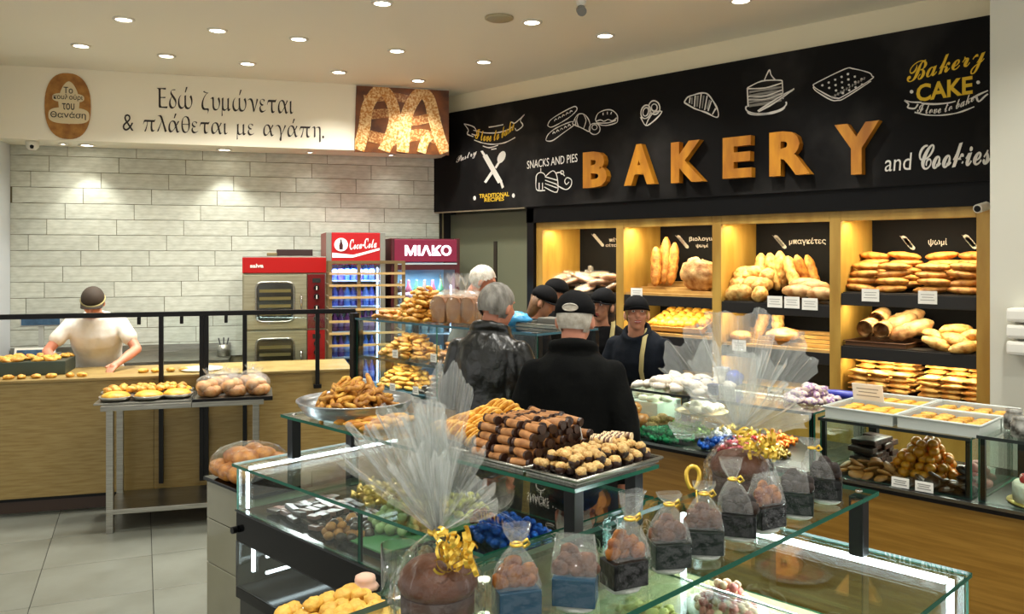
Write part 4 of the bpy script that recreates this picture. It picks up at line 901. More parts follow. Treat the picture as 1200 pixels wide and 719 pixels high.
# ---------------------------------------------------------------- bread shelves
flat_l = [lump('flat_loaf', (0.062, 0.118, 0.028), CRUST, s, 0.16, 2.5, 14, 8) for s in range(4)]
stz = 1.60
for g, yc, lab, gm in ((0, by[3] - 0.25, 'flat oval golden loaf stacked on the left of the upper right shelf', CRUST_P), (1, by[4] + 0.235, 'flat oval golden loaf stacked on the right of the upper right shelf', CRUST)):
    for L_ in range(5):
        for i in range(2):
            for k in range(2):
                if L_ == 4 and k == 0: continue
                put('flat_loaf', R.choice(flat_l), (FX + 0.13 + k * 0.16 + L_ * 0.012 + R.uniform(-.015, .015), yc + (i - 0.5) * 0.2 + R.uniform(-.02, .02), stz + 0.028 + L_ * 0.05 + (0.025 if k else 0)), (R.uniform(-.12, .12), R.uniform(-.1, .1), R.uniform(-.2, .2)), lab, 'bread', 'flat loaves, ' + ('left stack' if not g else 'right stack'))
roll_l = [bagu('rolled_loaf', 0.30, 0.052, FLOURED, s) for s in range(2)]
def hollow(name, L_, r, m):
    q = MB(); q.tube([(0, 0, -L_ / 2), (0, 0, -L_ / 4), (0, 0, L_ / 4), (0, 0, L_ / 2)], [r, r * 1.05, r * 1.02, r * 0.85], 14); q.f.pop(-2); q.m.pop(-2); q.s.pop(-2)
    q.tube([(0, 0, -L_ / 2), (0, 0, -L_ / 4), (0, 0, L_ / 4)], [r * 0.8, r * 0.78, r * 0.5], 14); q.f.pop(-2); q.m.pop(-2); q.s.pop(-2)
    return q.mesh(name, m)
hol = [hollow('hollow_loaf', 0.2, 0.056, FLOURED)]
for k, (px_, py_, dx, kind, rot) in enumerate([(1020, 382, 0.10, 1, (0, 1.45, 0.0)), (1036, 385, 0.12, 1, (0, 1.5, 0.15)), (1050, 380, 0.18, 0, (1.15, 0.25, 0.45)), (1068, 386, 0.16, 0, (1.2, 0.2, 0.5)), (1032, 371, 0.2, 1, (0, 1.4, 0.1)), (1058, 374, 0.26, 0, (1.2, 0.2, 0.45))]):
    x = FX + dx; yy = y_on_x(px_, x); put('rolled_loaf', roll_l[k % 2] if kind == 0 else hol[0], (x, yy, z_at(py_, x, yy)), rot, 'rolled floury loaf piled in the tray on the middle right shelf', 'bread', 'rolled loaves on the middle right shelf')
tray('bread_tray', 'dark shallow tray under the rolled loaves on the middle right shelf', FX + 0.03, FX + 0.45, by[3] - 0.47, by[3] - 0.06, 1.231, M('dark_wicker', (92, 58, 30), 0.6), 0.03)
boat = [lump('boat_loaf', (0.06, 0.105, 0.04), CRUST_P, s + 9, 0.25, 2.0, 14, 8) for s in range(3)]
for k, (px_, py_, dx) in enumerate([(1100, 403, 0.08), (1122, 398, 0.12), (1120, 386, 0.2), (1098, 394, 0.18), (1136, 394, 0.16), (1130, 407, 0.06)]):
    x = FX + dx; yy = y_on_x(px_, x); put('boat_loaf', boat[k % 3], (x, yy, max(1.265, z_at(py_, x, yy))), (R.uniform(-.4, .4), R.uniform(-.3, .3), R.uniform(-.6, .6)), 'pale boat shaped loaf on the right of the middle shelf', 'bread', 'pale boat loaves')
puff = []
for s in range(3):
    q = MB(); n = 5; vs = []; 
    for zz in (-1, 1):
        for i in range(n):
            for j in range(n):
                u, v = (i / (n - 1) * 2 - 1), (j / (n - 1) * 2 - 1); e = (1 - u ** 4) * (1 - v ** 4)
                vs.append((u * 0.055, v * 0.065, zz * (0.004 + 0.016 * e * (1 + 0.3 * noise.noise(Vector((u * 2, v * 2, s)))))))
    fs = []
    for i in range(n - 1):
        for j in range(n - 1):
            a = i * n + j; fs.append((a, a + 1, a + n + 1, a + n)); a += n * n; fs.append((a, a + n, a + n + 1, a + 1))
    q.add(vs, fs, True)
    ed = [0, 1, 2, 3, 4, 9, 14, 19, 24, 23, 22, 21, 20, 15, 10, 5]
    q.add(vs, [(ed[i], ed[(i + 1) % 16], ed[(i + 1) % 16] + 25, ed[i] + 25) for i in range(16)], True)
    puff.append(q.mesh('puff_pastry', PUFF))
for g, (yc, nx_, m_) in enumerate(((by[3] - 0.27, 3, BISC_B), (by[4] + 0.21, 3, None))):
    for L_ in range(6):
        for i in range(nx_):
            for k in range(3):
                if k < 1 and L_ > 4: continue
                put('puff_pastry', R.choice(puff), (FX + 0.1 + k * 0.13 + R.uniform(-.01, .01), yc + (i - 1) * 0.135 + R.uniform(-.012, .012), 0.90 + L_ * 0.036 + k * 0.03), (R.uniform(-.1, .1), R.uniform(-.12, .12), R.uniform(-.15, .15)), ['square puff pastry stacked on the left of the lowest right shelf', 'square puff pastry stacked on the right of the lowest right shelf'][g], 'pastry', 'puff pastries, %s stack' % ('left' if not g else 'right'))
    tray('bread_tray', ['dark tray under the left stack of puff pastries', 'dark tray under the right stack of puff pastries'][g], FX + 0.03, FX + 0.48, yc - 0.21, yc + 0.21, 0.846, MATS['dark_wicker'], 0.028)
# bay 3
lf = [bagu('long_loaf', 0.34, 0.045, CRUST, s, 0.01) for s in range(3)]; lfp = [bagu('long_loaf', 0.30, 0.05, CRUST_P, s, 0.01) for s in range(3)]
for k, (px_, py_, dx, lean, roll_) in enumerate([(893, 318, 0.28, 0.25, 0.0), (907, 318, 0.30, 0.22, .05), (917, 316, 0.33, 0.2, 0.1), (929, 321, 0.28, 0.3, 0.25), (943, 322, 0.33, 0.25, 0.4), (952, 323, 0.37, 0.2, 0.3)]):
    x = FX + dx; yy = y_on_x(px_, x); put('long_loaf', (lf if k in (4, 5) else lfp)[k % 3], (x, yy, max(1.52 + 0.15, z_at(py_, x, yy))), (-roll_, lean, R.uniform(0, 3)), 'long loaf standing upright and leaning back in the third bay', 'bread', 'leaning long loaves')
pil = [lump('cob_loaf', (0.07, 0.09, 0.055), CRUST_P, s + 3, 0.3, 3.0, 12, 8) for s in range(3)]
for k, (px_, py_, dx) in enumerate([(862, 347, 0.07), (874, 347, 0.1), (890, 346, 0.06), (866, 335, 0.14), (880, 333, 0.15), (893, 334, 0.12), (873, 321, 0.2), (884, 320, 0.22), (868, 325, 0.2), (898, 324, 0.18)]):
    x = FX + dx; yy = y_on_x(px_, x); put('cob_loaf', pil[k % 3], (x, yy, max(1.56, z_at(py_, x, yy))), (R.uniform(-.8, .8), R.uniform(0.4, 1.2), R.uniform(0, 6)), 'bumpy golden loaf in the pile at the left of the third bay', 'bread', 'bumpy loaves in a pile')
for k, (px_, py_, dx, rz_) in enumerate([(935, 341, 0.08, 1.3), (953, 336, 0.14, 1.4), (962, 344, 0.07, 1.2), (944, 333, 0.2, 1.5)]):
    x = FX + dx; yy = y_on_x(px_, x); put('floury_loaf', lump('floury_loaf', (0.06, 0.13, 0.05), FLOURED, k, 0.12), (x, yy, max(1.553, z_at(py_, x, yy))), (0, 0, rz_ - 1.3), 'floury oval loaf lying at the right front of the third bay', 'bread', 'floury oval loaves')
for k, px_ in enumerate((893, 911)):
    x = FX + 0.3; yy = y_on_x(px_, x); put('long_loaf', lfp[k], (x, yy, 1.29 + 0.05), (0.15 * (1 - 2 * k), 0.3, 0), 'long loaf standing on the slats of the lower shelf, ' + ('left one of the pair' if k == 0 else 'right one of the pair'), 'bread', 'pair of loaves on slats', 0.95)
x = FX + 0.15; yy = y_on_x(918, x); put('round_loaf', lump('round_loaf', (0.11, 0.13, 0.05), FLOURED, 4), (x, yy, 1.26), (0, -0.12, 0), 'round floury loaf lying on the slats behind the tall cellophane', 'bread', None)
x = FX + 0.12; yy = y_on_x(868, x); put('round_loaf', lump('round_loaf', (0.07, 0.09, 0.035), CRUST_P, 5), (x, yy, 1.235), (0, -0.1, 0), 'small pale loaf behind the price tag on the lower slats', 'bread', None)
# bay 2
for k, (px_, py_, dx, L_) in enumerate([(768, 312, 0.16, 1.0), (779, 305, 0.24, 1.2), (788, 309, 0.26, 1.08), (775, 309, 0.30, 1.1)]):
    x = FX + dx; yy = y_on_x(px_, x); put('baguette', lf[k % 3], (x, yy, z_at(py_, x, yy)), (0.05 * (k - 1), 0.12, 0), 'golden baguette standing upright on slats in the second bay', 'bread', 'standing baguettes', (1.0, 1.0, L_))
def crack(p, d): 
    g = noise.noise(d * 5.0); return p * (1.0 + (0.09 if g > 0.0 else -0.03))
x = FX + 0.2; yy = y_on_x(820, x); put('country_loaf', lump('country_loaf', (0.085, 0.16, 0.14), FLOURED, 8, 0.1, 2, 26, 18, post=crack), (x, yy, 1.55 + 0.14), (0.25, -0.3, 0.1), 'big round cracked country loaf on the slats of the second bay', 'bread', None)
crt = tray('bread_crate', 'tilted wooden crate of yellow buns on the lower shelf of the second bay', FX + 0.06, FX + 0.42, by[2] + 0.17, by[1] - 0.22, 1.24, M('crate_wood', (190, 150, 84), 0.5), 0.04); crt.rotation_euler = (0, -0.35, 0); crt.location.z = 1.29
for i in range(4):
    for j in range(6):
        xx_ = (i - 1.5) * 0.085; put('yellow_bun', lump('yellow_bun', (0.045, 0.045, 0.035), PIE, 1, 0.1) if i == 0 and j == 0 else BUN, (FX + 0.24 + xx_ * 0.94, (by[2] + 0.17 + by[1] - 0.22) / 2 + (j - 2.5) * 0.085, 1.33 + xx_ * 0.36), (R.uniform(-.2, .2), -0.35, R.uniform(0, 6)), 'round yellow bun packed in the tilted crate', 'bun', 'yellow buns in the crate') if not (i == 0 and j == 0) else globals().__setitem__('BUN', lump('yellow_bun', (0.05, 0.05, 0.04), PIE, 1, 0.1))
# bay 1: wrapped flatbreads
wrapc = glass('soft_plastic', (0.97, 0.97, 0.97), refl=0.7, rough=0.12, milk=0.16, bump=0.5, bscale=25, base=0.06)
pita = M('pita_pale', (232, 196, 158), 0.6, 0, (206, 146, 100), 10, bump=0.2, vary=0.1)
pdisc = disc('flatbread', 0.10, 0.03, pita, 1, 16); 
q = MB(); q.ball((0, 0, 0), (0.115, 0.115, 0.03), 14, 6, lambda p, d: p * (1 + 0.12 * noise.noise(d * 5))); q.tube([(0.1, 0, 0.0), (0.14, 0.01, 0.02), (0.17, -0.01, 0.05)], [0.03, 0.008, 0.03], 8); pwrap = q.mesh('plastic_wrap', wrapc)
for k in range(15):
    px_ = 655 + (k % 5) * 15.5; L_ = k // 5; x = FX + 0.14 + (k % 2) * 0.14 + L_ * 0.05; yy = y_on_x(px_, x)
    t = thing('wrapped_flatbread', 'flatbread in clear plastic heaped on the leftmost bread shelf', 'bread', (x, yy, 1.56 + L_ * 0.05 + (k % 2) * 0.02), R.uniform(0, 6), 'wrapped flatbreads')
    t.rotation_euler = (R.uniform(-.35, .35), R.uniform(-.5, .1), R.uniform(0, 6)); link('flatbread', pdisc, t); link('plastic_wrap', pwrap, t)
for k, (px_, py_, x, lab) in enumerate([(1020, 347, FX + 0.005, 'white price tag under the left loaf stack of the upper right shelf'), (1087, 350, FX + 0.005, 'white price tag under the right loaf stack of the upper right shelf'), (908, 354, FX + 0.005, 'first of three white price tags in a row on the third bay'), (928, 355, FX + 0.005, 'middle of three white price tags in a row on the third bay'), (949, 357, FX + 0.005, 'last of three white price tags in a row on the third bay'), (866, 405, FX + 0.005, 'white price tag on the lower shelf of the third bay'), (746, 343, FX + 0.005, 'white price tag above the cap of the fair haired assistant')]):
    yy = y_on_x(px_, x); price(px_, x - 0.006, z_at(py_ + 6, x, yy), lab, 0.118, 0.085, tilt=0.0)

# ---------------------------------------------------------------- tall biscuit cabinet
bs1 = [lump('biscuit', (0.03, 0.04, 0.014), BISC, s, 0.2, 2, 10, 6) for s in range(3)]; bs2 = [lump('biscuit', (0.026, 0.044, 0.014), BISC_Y, s, 0.2, 2, 10, 6) for s in range(3)]; bs3 = [lump('biscuit', (0.028, 0.04, 0.014), BISC_B, s, 0.2, 2, 10, 6) for s in range(3)]
bs4 = [lump('biscuit', (0.028, 0.036, 0.015), CHOC, s, 0.2, 2, 10, 6) for s in range(2)]
heap('yellow_biscuit', 'yellow biscuit heaped high on top of the tall glass cabinet', 'biscuit', 'yellow biscuits on the cabinet top', bs2, (CX + 0.2, 4.42), 0.18, 0.24, 1.44, 8, (0.058, 0.075), 0.028)
heap('golden_biscuit', 'golden biscuit in the low heap on the far end of the cabinet top', 'biscuit', 'golden biscuits on the cabinet top', bs1, (CX + 0.2, 4.76), 0.17, 0.13, 1.44, 2, (0.058, 0.075), 0.024)
heap('golden_biscuit', 'golden biscuit heaped on the middle shelf of the glass cabinet', 'biscuit', 'golden biscuits on the middle shelf', bs1, (CX + 0.22, 4.56), 0.18, 0.31, 1.186, 6, (0.058, 0.075), 0.025)
heap('brown_biscuit', 'brown biscuit heaped on the near end of the middle shelf', 'biscuit', 'brown biscuits on the middle shelf', bs3, (CX + 0.22, 4.06), 0.18, 0.2, 1.186, 6, (0.058, 0.075), 0.025)
heap('yellow_biscuit', 'yellow biscuit heaped on the bottom shelf of the glass cabinet', 'biscuit', 'yellow biscuits on the bottom shelf', bs2, (CX + 0.2, 4.60), 0.17, 0.25, 0.985, 6, (0.058, 0.075), 0.026)
heap('chocolate_biscuit', 'chocolate biscuit heaped on the bottom shelf of the glass cabinet', 'biscuit', 'chocolate biscuits on the bottom shelf', bs4 + bs3[:1], (CX + 0.2, 4.20), 0.17, 0.16, 0.985, 5, (0.058, 0.075), 0.026)
heap('golden_biscuit', 'golden biscuit at the near end of the bottom cabinet shelf', 'biscuit', 'golden biscuits on the bottom shelf', bs1, (CX + 0.2, 3.85), 0.16, 0.16, 0.985, 4, (0.058, 0.075), 0.026)
for px_, py_, lab in [(463, 419, 'white price tag at the middle shelf, left one'), (508, 424, 'white price tag at the middle shelf, right one'), (427, 452, 'white price tag at the cabinet foot by the black post'), (460, 458, 'white price tag at the cabinet foot under yellow biscuits'), (487, 462, 'white price tag at the cabinet foot under chocolate biscuits')]:
    x = CX - 0.012; yy = y_on_x(px_, x); price(px_, x, z_at(py_, x, yy), lab, 0.055, 0.05, tilt=0.0)
# sliced bread in clear bags on the cabinet
cello = glass('cellophane', (0.97, 0.985, 0.975), refl=0.8, rough=0.08, milk=0.08, milkcol=(0.94, 0.96, 0.94), bump=0.9, bscale=22, base=0.05)
def wrinkle(p, d, a=0.16, s=4.0, o=0.0): return p * (1 + a * noise.noise(d * s + Vector((o, o, o))))
def bag_mesh(rx, ry, rz, seed, top=0.1):
    q = MB(); q.ball((0, 0, 0), (rx, ry, rz), 18, 12, lambda p, d: wrinkle(p, d, 0.14, 4, seed))
    pts = []
    n = 12; rg = []
    for k in range(5):
        f = k / 4; rr = (0.25 + 0.75 * abs(f - 0.25) ** 0.8 * 1.1) * min(rx, ry) * 0.55
        rg.append([(rr * math.cos(2 * PI * i / n) * (1 + 0.35 * math.sin(i * 3 + seed) * f), rr * math.sin(2 * PI * i / n) * (1 + 0.35 * math.cos(i * 2.1 + seed) * f), rz * 0.8 + f * top * (1 + 0.2 * math.sin(i * 1.9 + seed))) for i in range(n)])
    q.loft(rg, cap=False); return q.mesh('plastic_bag', cello)
sl_m = M('brown_bread', (146, 92, 54), 0.7, 0, (186, 134, 84), 10, bump=0.3, vary=0.12)
def slice_mesh():
    q = MB(); P = [(-0.05, 0), (0.05, 0), (0.055, 0.05), (0.058, 0.085), (0.04, 0.105), (0, 0.11), (-0.04, 0.105), (-0.058, 0.085), (-0.055, 0.05)]
    q.prism(P, -0.0065, 0.0065, lambda x, y, h: (h, x, y)); return q.mesh('slice', sl_m)
slm = slice_mesh()
for k, (px_, dx, dz_) in enumerate(((523, 0.12, 0.0), (541, 0.12, 0.0), (532, 0.30, 0.0), (548, 0.3, 0.0), (558, 0.14, 0.0))):
    x = CX + dx; yy = y_on_x(px_, x)
    t = thing('sliced_bread_bag', ['leftmost front bag of sliced brown bread on the cabinet top', 'middle front bag of sliced brown bread on the cabinet top', 'rear left bag of sliced brown bread on the cabinet top', 'rear right bag of sliced brown bread on the cabinet top', 'bag of sliced brown bread beside the leather jacket'][k], 'bread', (x, yy, 1.4275), R.uniform(-.1, .1), 'bags of sliced bread')
    t.scale = (1.25, 1.25, 1.25)
    for i in range(8): link('slice', slm, t, ((i - 3.5) * 0.015, 0, 0.012), (0, R.uniform(-.04, .04), 0), (1, 0.85, 1.15))
    link('plastic_bag', bag_mesh(0.085, 0.075, 0.085, k * 2.0, 0.09), t, (0, 0, 0.082))
# blue plastic and steel tray on the near end of the cabinet
q = MB(); q.ball((0, 0, 0), (0.10, 0.15, 0.045), 22, 12, lambda p, d: wrinkle(p, d, 0.35, 7))
tag(q.build('blue_bag', M('blue_plastic', (66, 160, 214), 0.35, bump=0.6, bscale=40), None, (CX + 0.3, y_on_x(598, CX + 0.3), 1.465)), 'crumpled light blue plastic bag on the cabinet top by the grey haired man', 'bag')
tray('steel_tray', 'flat steel tray on the cabinet top behind the black cap', CX + 0.25, CX + 0.5, 3.28, 3.62, 1.43, STEEL, 0.02)
q = MB(); q.cbox(-0.06, 0.06, -0.09, 0.09, 0, 0.05, 0.01); tag(q.build('card_terminal', M('terminal_grey', (110, 108, 100), 0.4), None, (CX + 0.38, 3.42, 1.434)), 'small grey terminal on the steel tray', 'terminal')

# ---------------------------------------------------------------- left: steel table, counter
bwv = lambda o, x, y, z: o.matrix_basis @ Vector((x, y, z))
ptray = bthing('pie_tray', 'flat steel tray of small yellow pies on the steel side table', 'tray', tT - 0.22, 2.42, 0.8545)
dbox('pan', STEEL, ptray, -0.30, 0.31, -0.24, 0.2, 0, 0.012, 0.004)
tin = MB(); tin.lathe([(0.085, 0), (0.105, 0.02), (0.108, 0.03), (0.10, 0.03), (0.08, 0.006), (0, 0.006)], 22); tin_me = tin.mesh('tin', M('tin_metal', (190, 188, 180), 0.3, 0.9))
ptop = lump('filling', (0.095, 0.095, 0.035), PIE, 3, 0.12, 5, 18, 8)
for k, (x, y) in enumerate([(-0.18, -0.12), (0.03, -0.13), (0.21, -0.1), (-0.2, 0.08), (0.0, 0.08), (0.2, 0.1)]):
    t = bthing('small_pie', 'small yellow pie in a round tin on the steel side table', 'pie', 0, 0, 0, 'small pies in tins'); t.location = ptray.matrix_basis @ Vector((x, y, 0.0125))
    link('tin', tin_me, t); link('filling', ptop, t, (0, 0, 0.026))
yb = [lump('dough_bit', (0.032, 0.032, 0.02), BISC_Y, s, 0.3, 3, 8, 6) for s in range(2)]
heap('cheese_puff', 'small golden puff strewn over the tins on the side table', 'pastry', 'small puffs over the pie tins', yb, tuple((ptray.matrix_basis @ Vector((0.0, 0.02, 0)))[:2]), 0.24, 0.13, 0.925, 1, 0.07, 0.02, BWROT, rect=True)
bt = bthing('bread_tray', 'black rimmed tray of bagged buns on the steel side table', 'tray', tT - 0.80, 2.42, 0.8545)
dbox('pan', STEEL, bt, -0.24, 0.27, -0.26, 0.2, 0, 0.01); dbox('front_rim', BLACK, bt, -0.26, 0.27, -0.28, -0.262, -0.01, 0.018)
bun_b = lump('bun', (0.05, 0.05, 0.04), fm('bun_brown', (176, 112, 58), (206, 156, 100)), 2, 0.1, 2, 12, 8)
for k, (x, y) in enumerate([(-0.16, -0.12), (0.01, -0.13), (0.17, -0.12), (-0.08, 0.06), (0.12, 0.07)]):
    t = bthing('bun_bag', ['bag of buns at the front left of the black rimmed tray', 'bag of buns at the front middle of the black rimmed tray', 'bag of buns at the front right of the black rimmed tray', 'bag of buns at the rear left of the black rimmed tray', 'bag of buns at the rear right of the black rimmed tray'][k], 'bread', 0, 0, 0, 'bags of buns'); t.location = bt.matrix_basis @ Vector((x, y, 0.011))
    for i in range(5): link('bun', bun_b, t, (0.038 * math.cos(i * 2.5), 0.034 * math.sin(i * 2.5), 0.036 + 0.04 * (i // 3)), (R.uniform(-.4, .4), R.uniform(-.4, .4), i))
    link('plastic_bag', bag_mesh(0.088, 0.085, 0.078, k * 1.7 + 0.5, 0.05), t, (0, 0, 0.078))
dt = bthing('dough_tray', 'dark green steel tray of yellow dough at the left end of the counter', 'tray', t_on_d(38, 1.66), 1.66, 0.968)
gt = M('green_steel', (70, 82, 74), 0.4, 0.6); dbox('pan', gt, dt, -0.26, 0.26, -0.18, 0.2, 0, 0.1, 0.006)
heap('dough_piece', 'yellow dough piece lying in the green steel tray', 'dough', 'dough pieces in the green tray', [lump('dough_piece', (0.035, 0.045, 0.02), BISC_Y, 5, 0.3, 3, 8, 6)], tuple((dt.matrix_basis @ Vector((0.0, 0.01, 0)))[:2]), 0.22, 0.15, 1.08, 1, 0.075, 0.02, BWROT, rect=True)
for k, px_ in enumerate((10, 25, 42, 60, 82, 96, 168, 182, 200, 216)):
    p = bwpx(px_, 2.0 if k < 6 else 1.9); put('dough_piece', [lump('dough_piece', (0.04, 0.03, 0.018), BISC_Y, k, 0.3, 3, 8, 6)][0], (p[0], p[1], 0.982), (0, 0, k), 'small yellow dough piece along the front of the oak worktop' if k < 6 else 'yellow dough piece on the worktop right of the baker', 'dough', 'dough along the worktop')
p = bwpx(236, 1.85); tag(lump and link('dough_sheet', disc('dough_sheet', 0.16, 0.02, SUGAR, 2, 20), None, (p[0], p[1], 0.979)), 'pale sheet of rolled dough on the oak worktop by the posts', 'dough')

# ---------------------------------------------------------------- serving counter
wt = M('white_tray', (190, 196, 190), 0.4)
sq = []
for s in range(2):
    q = MB(); q.cbox(-0.025, 0.025, -0.027, 0.027, -0.012, 0.014, 0.01); sq.append(q.mesh('pastry_square', BISC_Y if s else PIE))
tds = [(3.40, 3.66, 1.30, 1.58, 'white tray of yellow pastry squares, front left on the glass'), (3.67, 3.90, 1.30, 1.58, 'white tray of yellow pastry squares, rear left on the glass'), (3.40, 3.66, 0.99, 1.29, 'white tray of orange pastry squares, front right on the glass'), (3.67, 3.90, 0.99, 1.29, 'white tray of orange pastry squares, rear right on the glass')]
for k, (x0, x1, y0, y1, lab) in enumerate(tds):
    tray('pastry_tray', lab, x0 + .004, x1 - .004, y0 + .004, y1 - .004, 1.2005 - 0.0145, wt, 0.045, 'pastry trays on the counter glass')
    for i in range(4):
        for j in range(4): put('pastry_square', sq[(k // 2) % 2], (x0 + 0.045 + i * (x1 - x0 - 0.09) / 3, y0 + 0.048 + j * (y1 - y0 - 0.096) / 3, 1.186 + 0.022), (R.uniform(-.15, .15), R.uniform(-.15, .15), R.uniform(-.3, .3)), 'golden pastry square lying in the %s tray on the counter glass' % ['front left', 'rear left', 'front right', 'rear right'][k], 'pastry', 'pastry squares, %s tray' % ['front left', 'rear left', 'front right', 'rear right'][k])
price(0, 3.66, 1.232, 'folded white card standing between the pastry trays', 0.13, 0.075, y=y_on_x(1018, 3.66))
kour = [lump('sugar_cookie', (0.033, 0.033, 0.018), SUGAR, s, 0.25, 2, 10, 7) for s in range(3)]
heap('sugar_cookie', 'white sugared cookie heaped on top of the sweets case', 'cookie', 'sugared cookies on the case', kour, (CX + 0.20, 2.38), 0.18, 0.2, 1.215, 2, 0.058, 0.024, rect=True, shrink=0.5)
navy = M('navy_wrap', (28, 48, 104), 0.25, coat=0.4); whitebx = M('white_box', (228, 228, 224), 0.5)
def giftbox(px_, x, z, w_, h_, m, lab, rb=True):
    t = thing('gift_box', lab, 'box', (x, y_on_x(px_, x), z), R.uniform(-.3, .3), 'small boxes on the case'); q = MB(); q.cbox(-w_ / 2, w_ / 2, -w_ / 2, w_ / 2, 0, h_ * 0.75, 0.004); q.build('box', m, t)
    q = MB(); q.cbox(-w_ / 2 - .003, w_ / 2 + .003, -w_ / 2 - .003, w_ / 2 + .003, h_ * 0.755, h_, 0.004); q.build('lid', m if rb else whitebx, t)
    q = MB(); q.box(-0.006, 0.006, -w_ / 2 - .004, w_ / 2 + .004, 0.001, h_ + 0.001); q.build('ribbon', M('blue_ribbon', (60, 110, 200), 0.3), t)
giftbox(818, CX + 0.16, 1.201, 0.055, 0.05, navy, 'small navy box beside the sugared cookies'); giftbox(829, CX + 0.2, 1.201, 0.05, 0.055, navy, 'small navy box next to the standing price card'); giftbox(838, CX + 0.10, 1.201, 0.05, 0.05, navy, 'small navy box in front of the price card'); giftbox(846, CX + 0.42, 1.201, 0.065, 0.085, whitebx, 'tall white and black box at the back of the case', False)
q = MB(); q.ball((0, 0, 0), (0.045, 0.045, 0.04), 14, 10, lambda p, d: wrinkle(p, d, 0.2, 6)); tag(q.build('blue_bow', M('blue_foil', (20, 60, 200), 0.2, 0.5), None, (CX + 0.4, y_on_x(861, CX + 0.4), 1.242)), 'shiny blue bow behind the price card on the case', 'bow')
price(0, CX + 0.05, 1.201, 'white price card standing on the sweets case', 0.085, 0.06, y=y_on_x(853, CX + 0.05))
heap('wrapped_candy', 'striped wrapped candy heaped at the right end of the sweets case', 'candy', 'striped candies on the case', [lump('wrapped_candy', (0.018, 0.028, 0.015), M('stripe_candy', (160, 120, 170), 0.3, 0, (230, 210, 200), 60, contrast=(0.45, 0.5)), 1, 0.2, 3, 8, 6)], (CX + 0.26, 1.76), 0.14, 0.11, 1.216, 3, 0.046, 0.022)
q = MB(); q.ball((0, 0, 0), (0.03, 0.13, 0.02), 12, 8); tag(q.build('blue_wrap', M('blue_wrap', (40, 50, 160), 0.35), None, (CX + 0.38, 1.66, 1.226)), 'dark blue wrapped roll beside the pastry trays', 'candy')
def candy(col, nm):
    q = MB(); q.ball((0, 0, 0), (0.02, 0.016, 0.014), 10, 7); 
    for s_ in (-1, 1): q.tube([(s_ * 0.016, 0, 0), (s_ * 0.024, 0, 0.001), (s_ * 0.036, 0, 0.004)], [0.006, 0.004, 0.014], 7)
    return q.mesh('foil_candy', M('foil_' + nm, col, 0.22, 0.45, vary=0.1, bump=0.5, bscale=90))
for nm, col, cpt, rx_, ry_ in [('green', (20, 130, 80), (CX + 0.10, 2.44), 0.09, 0.13), ('red', (180, 30, 36), (CX + 0.17, 2.06), 0.12, 0.04), ('blue', (30, 90, 190), (CX + 0.12, 2.14), 0.10, 0.04), ('orange', (226, 120, 40), (CX + 0.30, 1.97), 0.12, 0.05), ('magenta', (200, 60, 90), (CX + 0.07, 2.05), 0.05, 0.04), ('lime', (120, 170, 50), (CX + 0.26, 2.42), 0.08, 0.12), ('gold', (196, 150, 60), (CX + 0.1, 1.9), 0.09, 0.07), ('yellow', (232, 190, 40), (CX + 0.36, 2.2), 0.08, 0.07), ('silver', (200, 200, 205), (CX + 0.24, 2.2), 0.08, 0.05)]:
    heap('foil_candy', 'sweet in %s foil heaped inside the counter glass case' % nm, 'candy', nm + ' foil sweets', [candy(col, nm)], cpt, rx_ * 1.3, ry_ * 1.2, 0.973, 2, 0.036, 0.02)
pl = thing('cake_plate', 'wide plate of white sugared cookies raised inside the sweets case', 'plate', (CX + 0.37, 2.40, 0.957)); q = MB(); q.lathe([(0.05, 0), (0.05, 0.01), (0.014, 0.02), (0.014, 0.085), (0.12, 0.095), (0.135, 0.105), (0.12, 0.102), (0, 0.1)], 26); q.build('stand', M('cream_plate', (214, 190, 140), 0.3), pl)
heap('sugar_cookie', 'white sugared cookie on the raised plate inside the case', 'cookie', 'sugared cookies on the plate', kour, (CX + 0.37, 2.40), 0.1, 0.1, 1.078, 2, 0.062, 0.026)
heap('pale_pastry', 'pale yellow pastry heaped at the left end of the sweets case', 'pastry', 'pale pastries in the case', [lump('pale_pastry', (0.03, 0.036, 0.02), NUT, 4, 0.25, 3, 10, 7)], (CX + 0.2, 2.55 - 0.02), 0.13, 0.035, 0.976, 3, 0.055, 0.025, rect=True, shrink=0.3)
bri = [lump('brioche', (0.048, 0.055, 0.04), fm('brioche_orange', (212, 138, 70), (176, 96, 40), 0.35), s, 0.1, 2, 12, 8) for s in range(2)]
heap('brioche', 'shiny orange brioche piled beside the left end of the sweets case', 'bun', 'brioches on the counter', bri, (CX + 0.16, 2.74), 0.13, 0.09, 0.985, 2, 0.09, 0.06, rect=True, shrink=0.4)
pk = thing('cookie_box', 'open white box of sugared cookies behind the brioches', 'box', (CX + 0.42, 2.76, 0.957)); dbox('box', whitebx, pk, -0.11, 0.11, -0.13, 0.13, 0, 0.12, 0.004)
heap('sugar_cookie', 'white sugared cookie in the open white box', 'cookie', 'sugared cookies in the white box', kour, (CX + 0.42, 2.76), 0.1, 0.12, 1.09, 2, 0.066, 0.026, rect=True)
price(860, CX - 0.012, 0.958, 'white price tag at the front of the foil sweets', 0.05, 0.032, tilt=0.0)
